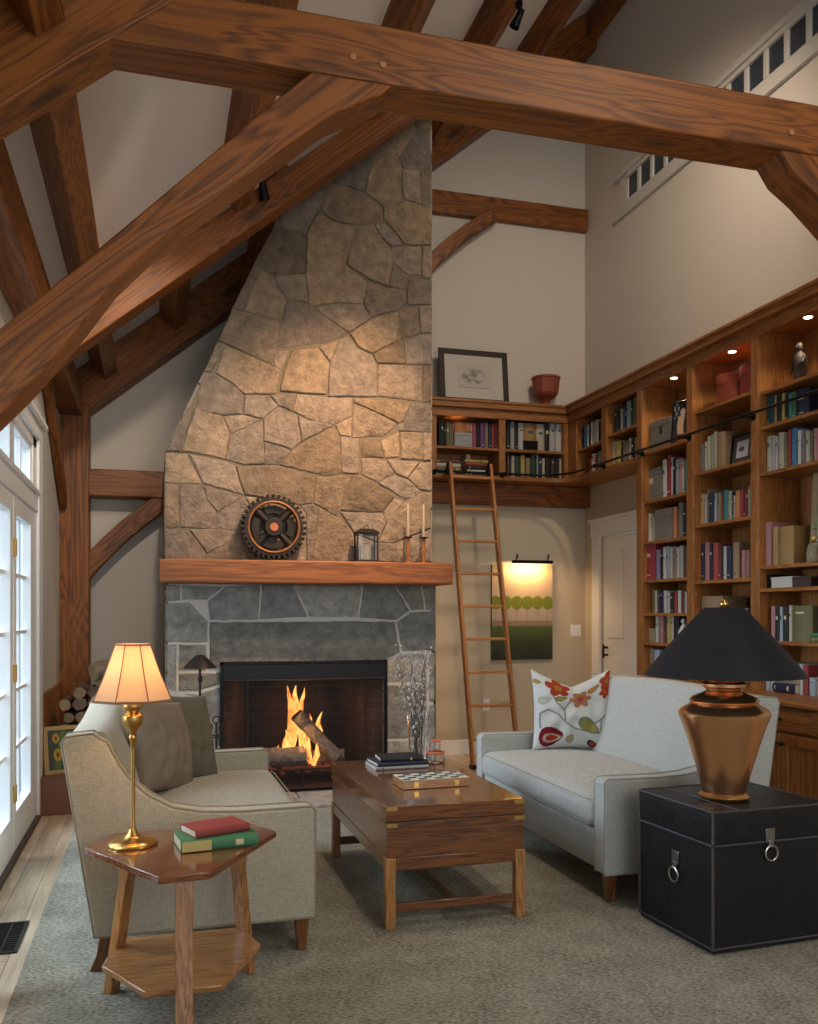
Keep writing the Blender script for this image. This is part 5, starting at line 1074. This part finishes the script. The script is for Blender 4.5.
for x, y in ((.04, .04), (TW_-.04, .04), (.04, TDp-.04), (TW_-.04, TDp-.04)): MB().cyl((x, y, 0), (x, y, .022), .016, n=12).build('foot', 'black', tk)
ZL = RT+TH+.001
L2 = thing('table_lamp', 'large hammered copper urn lamp with wide black cone shade on the black trunk', 'lamp', (2.300, 3.272, ZL))
MB().lathe([(0.001, 0), (0.092, 0), (0.099, .010), (0.095, .022), (0.086, .028), (0.088, .035), (0.110, .12), (0.139, .22), (0.165, .30), (0.182, .345), (0.185, .36), (0.176, .375), (0.141, .395), (0.136, .402), (0.141, .41), (0.132, .425), (0.095, .440), (0.075, .450), (0.072, .457), (0.088, .470), (0.089, .482), (0.072, .494), (0.070, .500)], n=48, cap=False).build('urn_body', 'copper', L2)
MB().lathe([(.100, .006), (.104, .014), (.098, .022)], n=48, cap=False).build('base_ring', 'brass', L2)
MB().lathe([(.08, .499), (.03, .505), (.012, .515), (.010, .78), (.001, .78)], n=20).build('neck', 'brass', L2)
sh = shade(L2, .515, .800, .328, .080, 64, plain('black_paper_shade', (.014, .016, .020), (.55), spec=.2), None, th=.003, flare=-.006)
sp_ = MB()
for a in (0, 2*PI/3, 4*PI/3): sp_.tube([(0, 0, .765), (.086*math.cos(a), .086*math.sin(a), .775)], .002, 5)
sp_.build('spider', 'brass', L2); MB().lathe([(.006, .775), (.010, .785), (.005, .792), (.014, .802), (.018, .815), (.013, .828), (.004, .836)], n=16).build('finial', 'brass', L2)

# --- mantel things
ZM = 1.737
ge = thing('gear_wheel', 'large dark cast iron gear wheel with four spokes standing on the mantel', 'gear', (.845, 6.645, ZM)); RG = .215; GC = (0, 0, RG+.035)
def arcbox(mb, r0, r1, a0, a1, y0, y1, n=6, mi=0):
    vs = []
    for i in range(n+1):
        a = a0+(a1-a0)*i/n
        for r in (r0, r1):
            for y in (y0, y1): vs.append((GC[0]+r*math.cos(a), y, GC[2]+r*math.sin(a)))
    fs = []
    for i in range(n):
        k = 4*i; fs += [(k, k+1, k+5, k+4), (k+2, k+6, k+7, k+3), (k, k+4, k+6, k+2), (k+1, k+3, k+7, k+5)]
    fs += [(0, 2, 3, 1), (4*n, 4*n+1, 4*n+3, 4*n+2)]; mb.add(vs, fs, mi)
m_ = MB()
for i in range(36): a = 2*PI*i/36; arcbox(m_, RG-.004, RG+.026, a-.045, a+.045, -.035, .035, 1)
m_.build('teeth', 'iron', ge, bevel=.003)
m_ = MB(); arcbox(m_, RG-.035, RG, 0, 2*PI, -.035, .035, 64); m_.build('rim', 'iron', ge, merge=True, bevel=.002)
m_ = MB(); m_.torus((0, -.037, GC[2]), RG-.030, .009, 1, 60); m_.build('worn_ring', plain('rusty_iron', (.30, .13, .05), .55, .5, noise_amt=.5), ge)
for i in range(4):
    a = PI/4+i*PI/2; d = Vector((math.cos(a), 0, math.sin(a))); c = Vector(GC); MB().cyl(c+d*.04, c+d*(RG-.03), .022, .030, n=8).build('spoke', 'iron', ge)
for i in range(4):
    a = i*PI/2; m_ = MB(); arcbox(m_, RG*.48, RG*.74, a-.50, a+.50, -.004, .012, 10); m_.build('web_plate', 'iron', ge, bevel=.003)
MB().cyl((0, -.045, GC[2]), (0, .03, GC[2]), .068, n=28).build('hub', 'iron', ge, bevel=.006); MB().cyl((0, -.052, GC[2]), (0, -.044, GC[2]), .030, n=20).build('hub_cap', plain('rust_cap', (.42, .14, .06), .6, noise_amt=.3), ge)
la = thing('candle_lantern', 'small glazed metal lantern with a cream candle on the mantel', 'lantern', (1.535, 6.60, ZM))
m_ = MB(); m_.box((-.085, -.06, 0), (.085, .06, .018)); m_.box((-.085, -.06, .205), (.085, .06, .222))
for sx in (-1, 1):
    for sy in (-1, 1): m_.box((sx*.082, sy*.057, .018), (sx*.070, sy*.045, .205))
m_.build('lantern_frame', 'iron', la, bevel=.002)
m_ = MB(); m_.add([(-.092, -.066, .222), (.092, -.066, .222), (.092, .066, .222), (-.092, .066, .222), (-.05, -.03, .252), (.05, -.03, .252), (.05, .03, .252), (-.05, .03, .252)], [(0, 1, 2, 3), (4, 5, 6, 7), (0, 1, 5, 4), (1, 2, 6, 5), (2, 3, 7, 6), (3, 0, 4, 7)]); m_.torus((0, 0, .262), .018, .003, 1, 14); m_.build('lantern_roof', 'iron', la)
m_ = MB(); m_.box((-.07, -.053, .018), (.07, -.051, .205)); m_.build('glass_pane', 'clear', la)
MB().cyl((0, 0, .019), (0, 0, .135), .038, n=24).build('candle', plain('cream_wax', (.62, .54, .38), .5), la, bevel=.003)
for i, (x, la_) in enumerate(((1.862, 'left one of two slim candlesticks at the right end of the mantel'), (1.985, 'right one of two slim candlesticks at the right end of the mantel'))):
    k = thing('candlestick', la_, 'candlestick', (x, 6.60, ZM)); TM = M.setdefault('turned', plain('turned_orange_wood', (.30, .12, .04), .45, noise_amt=.3))
    MB().lathe([(.032, 0), (.033, .006), (.014, .014), (.013, .05), (.015, .10), (.013, .16), (.014, .19)], n=20).build('stem', TM, k); MB().lathe([(.012, .188), (.036, .194), (.037, .200), (.012, .204)], n=20).build('drip_pan', 'iron', k); MB().lathe([(.0095, .204), (.0095, .44), (.002, .455)], n=14).build('candle', plain('ivory_wax', (.42, .34, .25), .6), k)

# --- pharmacy lamp and fire tools left of the fireplace
fl_ = thing('floor_lamp', 'slim dark floor lamp with small cone shade left of the fireplace', 'lamp', (.305, 6.36, .022))
MB().lathe([(.12, 0), (.12, .012), (.03, .022), (.012, .04)], n=28).build('base', 'iron', fl_); MB().cyl((0, 0, .03), (0, 0, 1.01), .0085, n=10).build('pole', 'iron', fl_)
MB().cyl((0, 0, .86), (0, 0, .90), .014, n=12).build('switch', 'iron', fl_); shade(fl_, .955, 1.045, .118, .028, 40, plain('dark_bronze_shade', (.055, .045, .045), .35, .6), None, flare=-.004)
ft = thing('fireplace_tools', 'black iron stand of fireplace tools at the left edge of the hearth', 'fireplace tools', (.42, 6.45, .022))
MB().lathe([(.09, 0), (.09, .012), (.02, .022)], n=24).build('base', 'iron', ft); MB().cyl((0, 0, .02), (0, 0, .56), .007, n=8).build('pole', 'iron', ft); MB().torus((0, 0, .585), .024, .005, 1, 16).build('handle', 'iron', ft)
MB().torus((0, 0, .47), .06, .005, 2, 20).build('hook_ring', 'iron', ft)
for k in range(4):
    a = PI/4+k*PI/2; x, y = .06*math.cos(a), .06*math.sin(a); m_ = MB(); m_.tube([(x, y, .12), (x, y, .50)], .005, 6); m_.torus((x, y, .53), .020, .0045, 1 if k % 2 else 0, 14)
    if k == 0: m_.box((x-.035, y-.006, .04), (x+.035, y+.006, .14))
    elif k == 1: m_.lathe([(.012, .14), (.03, .06), (.028, .03)], (x, y, 0), 10)
    elif k == 2: m_.tube([(x, y, .12), (x, y, .05), (x+.03, y, .07)], .005, 6)
    else: m_.tube([(x+.012, y, .12), (x+.014, y, .05)], .005, 6); m_.tube([(x-.012, y, .12), (x-.014, y, .05)], .005, 6)
    m_.build('tool', 'iron', ft)

# --- firewood on its low plinth, and the small framed picture leaning there
wb = thing('firewood_plinth', 'low reddish brown plinth holding stacked firewood in the left corner', 'plinth', (-.36, 7.2, 0))
MB().box((-.385, -.75, 0), (.38, .68, .25)).build('plinth_body', M.setdefault('plinth', plain('reddish_paint', (.20, .085, .06), .5, noise_amt=.2, nscale=5)), wb, bevel=.006)
MB().box((-.385, -.62, .25), (-.365, .68, .80)).build('side_board', 'case_z', wb, bevel=.004)
LG = attrmat('firewood', .9, 30, .35, .8, 40, .2, .01); rnd = random.Random(31)
rows = []; z = .25
for k in range(9):
    rr = [.062, .058, .055, .05, .048, .046, .045, .045, .045][k]; x = -.66+(.03 if k % 2 else 0); row = []
    while x < -.02:
        r = rr*rnd.uniform(.72, 1.05)
        if z+rr < .74+.62*(x+.66): row.append((x+r, r))
        x += 2*r+.004
    if row: rows.append((z+rr, rr, row))
    z += rr*1.78
RN = ['bottom', 'second', 'third', 'fourth', 'fifth', 'sixth', 'seventh', 'eighth', 'ninth']
for k, (z, rr, row) in enumerate(rows):
    for i, (x, r) in enumerate(row):
        yf = 6.92+rnd.uniform(-.05, .09); l_ = rnd.uniform(.36, .44); c = rnd.choice([(.17, .13, .10), (.13, .10, .08), (.22, .18, .14)]); e = rnd.choice([(.50, .38, .24), (.36, .27, .17), (.26, .20, .14), (.17, .13, .10)])
        o = log('firewood_log', None, (x, yf, z-(rr-r)), (x+rnd.uniform(-.01, .01), yf+l_, z-(rr-r)+rnd.uniform(-.008, .008)), r*.97, c, mat=LG, end=e, rough=.3, n=11)
        kind = 'pale-ended' if e[0] > .4 else ('brown-ended' if e[0] > .2 else 'dark-ended')
        tag(o, '%s firewood log, %s in the %s row up of the corner stack' % (kind, ORD[i], RN[k]), 'log', 'firewood in the corner')
o = log('firewood_log', None, (-.42, 6.86, .93), (-.20, 7.02, .99), .062, (.26, .21, .16), mat=LG, end=(.5, .38, .24), rough=.45, n=11); tag(o, 'big split log lying askew on the very top of the firewood stack', 'log', 'firewood in the corner')
def sunfl(u, v):
    c = (.05, .06, .05)
    if abs(u-.45-.3*(v-.5)) < .12: c = (.10, .14, .03)
    for cx, cy, r_ in ((.3, .8, .13), (.65, .62, .15), (.35, .38, .16), (.7, .25, .14)):
        d = math.hypot(u-cx, v-cy)
        if d < r_: c = (.45, .26, .03) if d > r_*.4 else (.12, .06, .02)
    return c
leaning_print('framed_picture', 'small gold framed flower picture leaning on the firewood plinth', 'framed picture', (-.60, 6.60, .252), .24, .33, .35, -.20, sunfl, plain('gold_frame', (.42, .28, .12), .5, .2, noise_amt=.3), .03)

# --- floor register
fv = thing('floor_register', 'dark metal heating grille set into the pale floor beside the glazed doors', 'vent', (-.59, 4.06, .001))
m_ = MB(); m_.box((-.065, -.19, 0), (-.05, .19, .006)); m_.box((.05, -.19, 0), (.065, .19, .006)); m_.box((-.05, -.19, 0), (.05, -.172, .006)); m_.box((-.05, .172, 0), (.05, .19, .006))
for k in range(13): y = -.155+.0258*k; m_.box((-.05, y-.004, 0), (.05, y+.004, .005))
m_.box((-.004, -.17, 0), (.004, .17, .0055)); m_.build('grille', 'iron', fv); MB().box((-.055, -.18, 0), (.055, .18, .001)).build('duct_opening', 'black', fv)
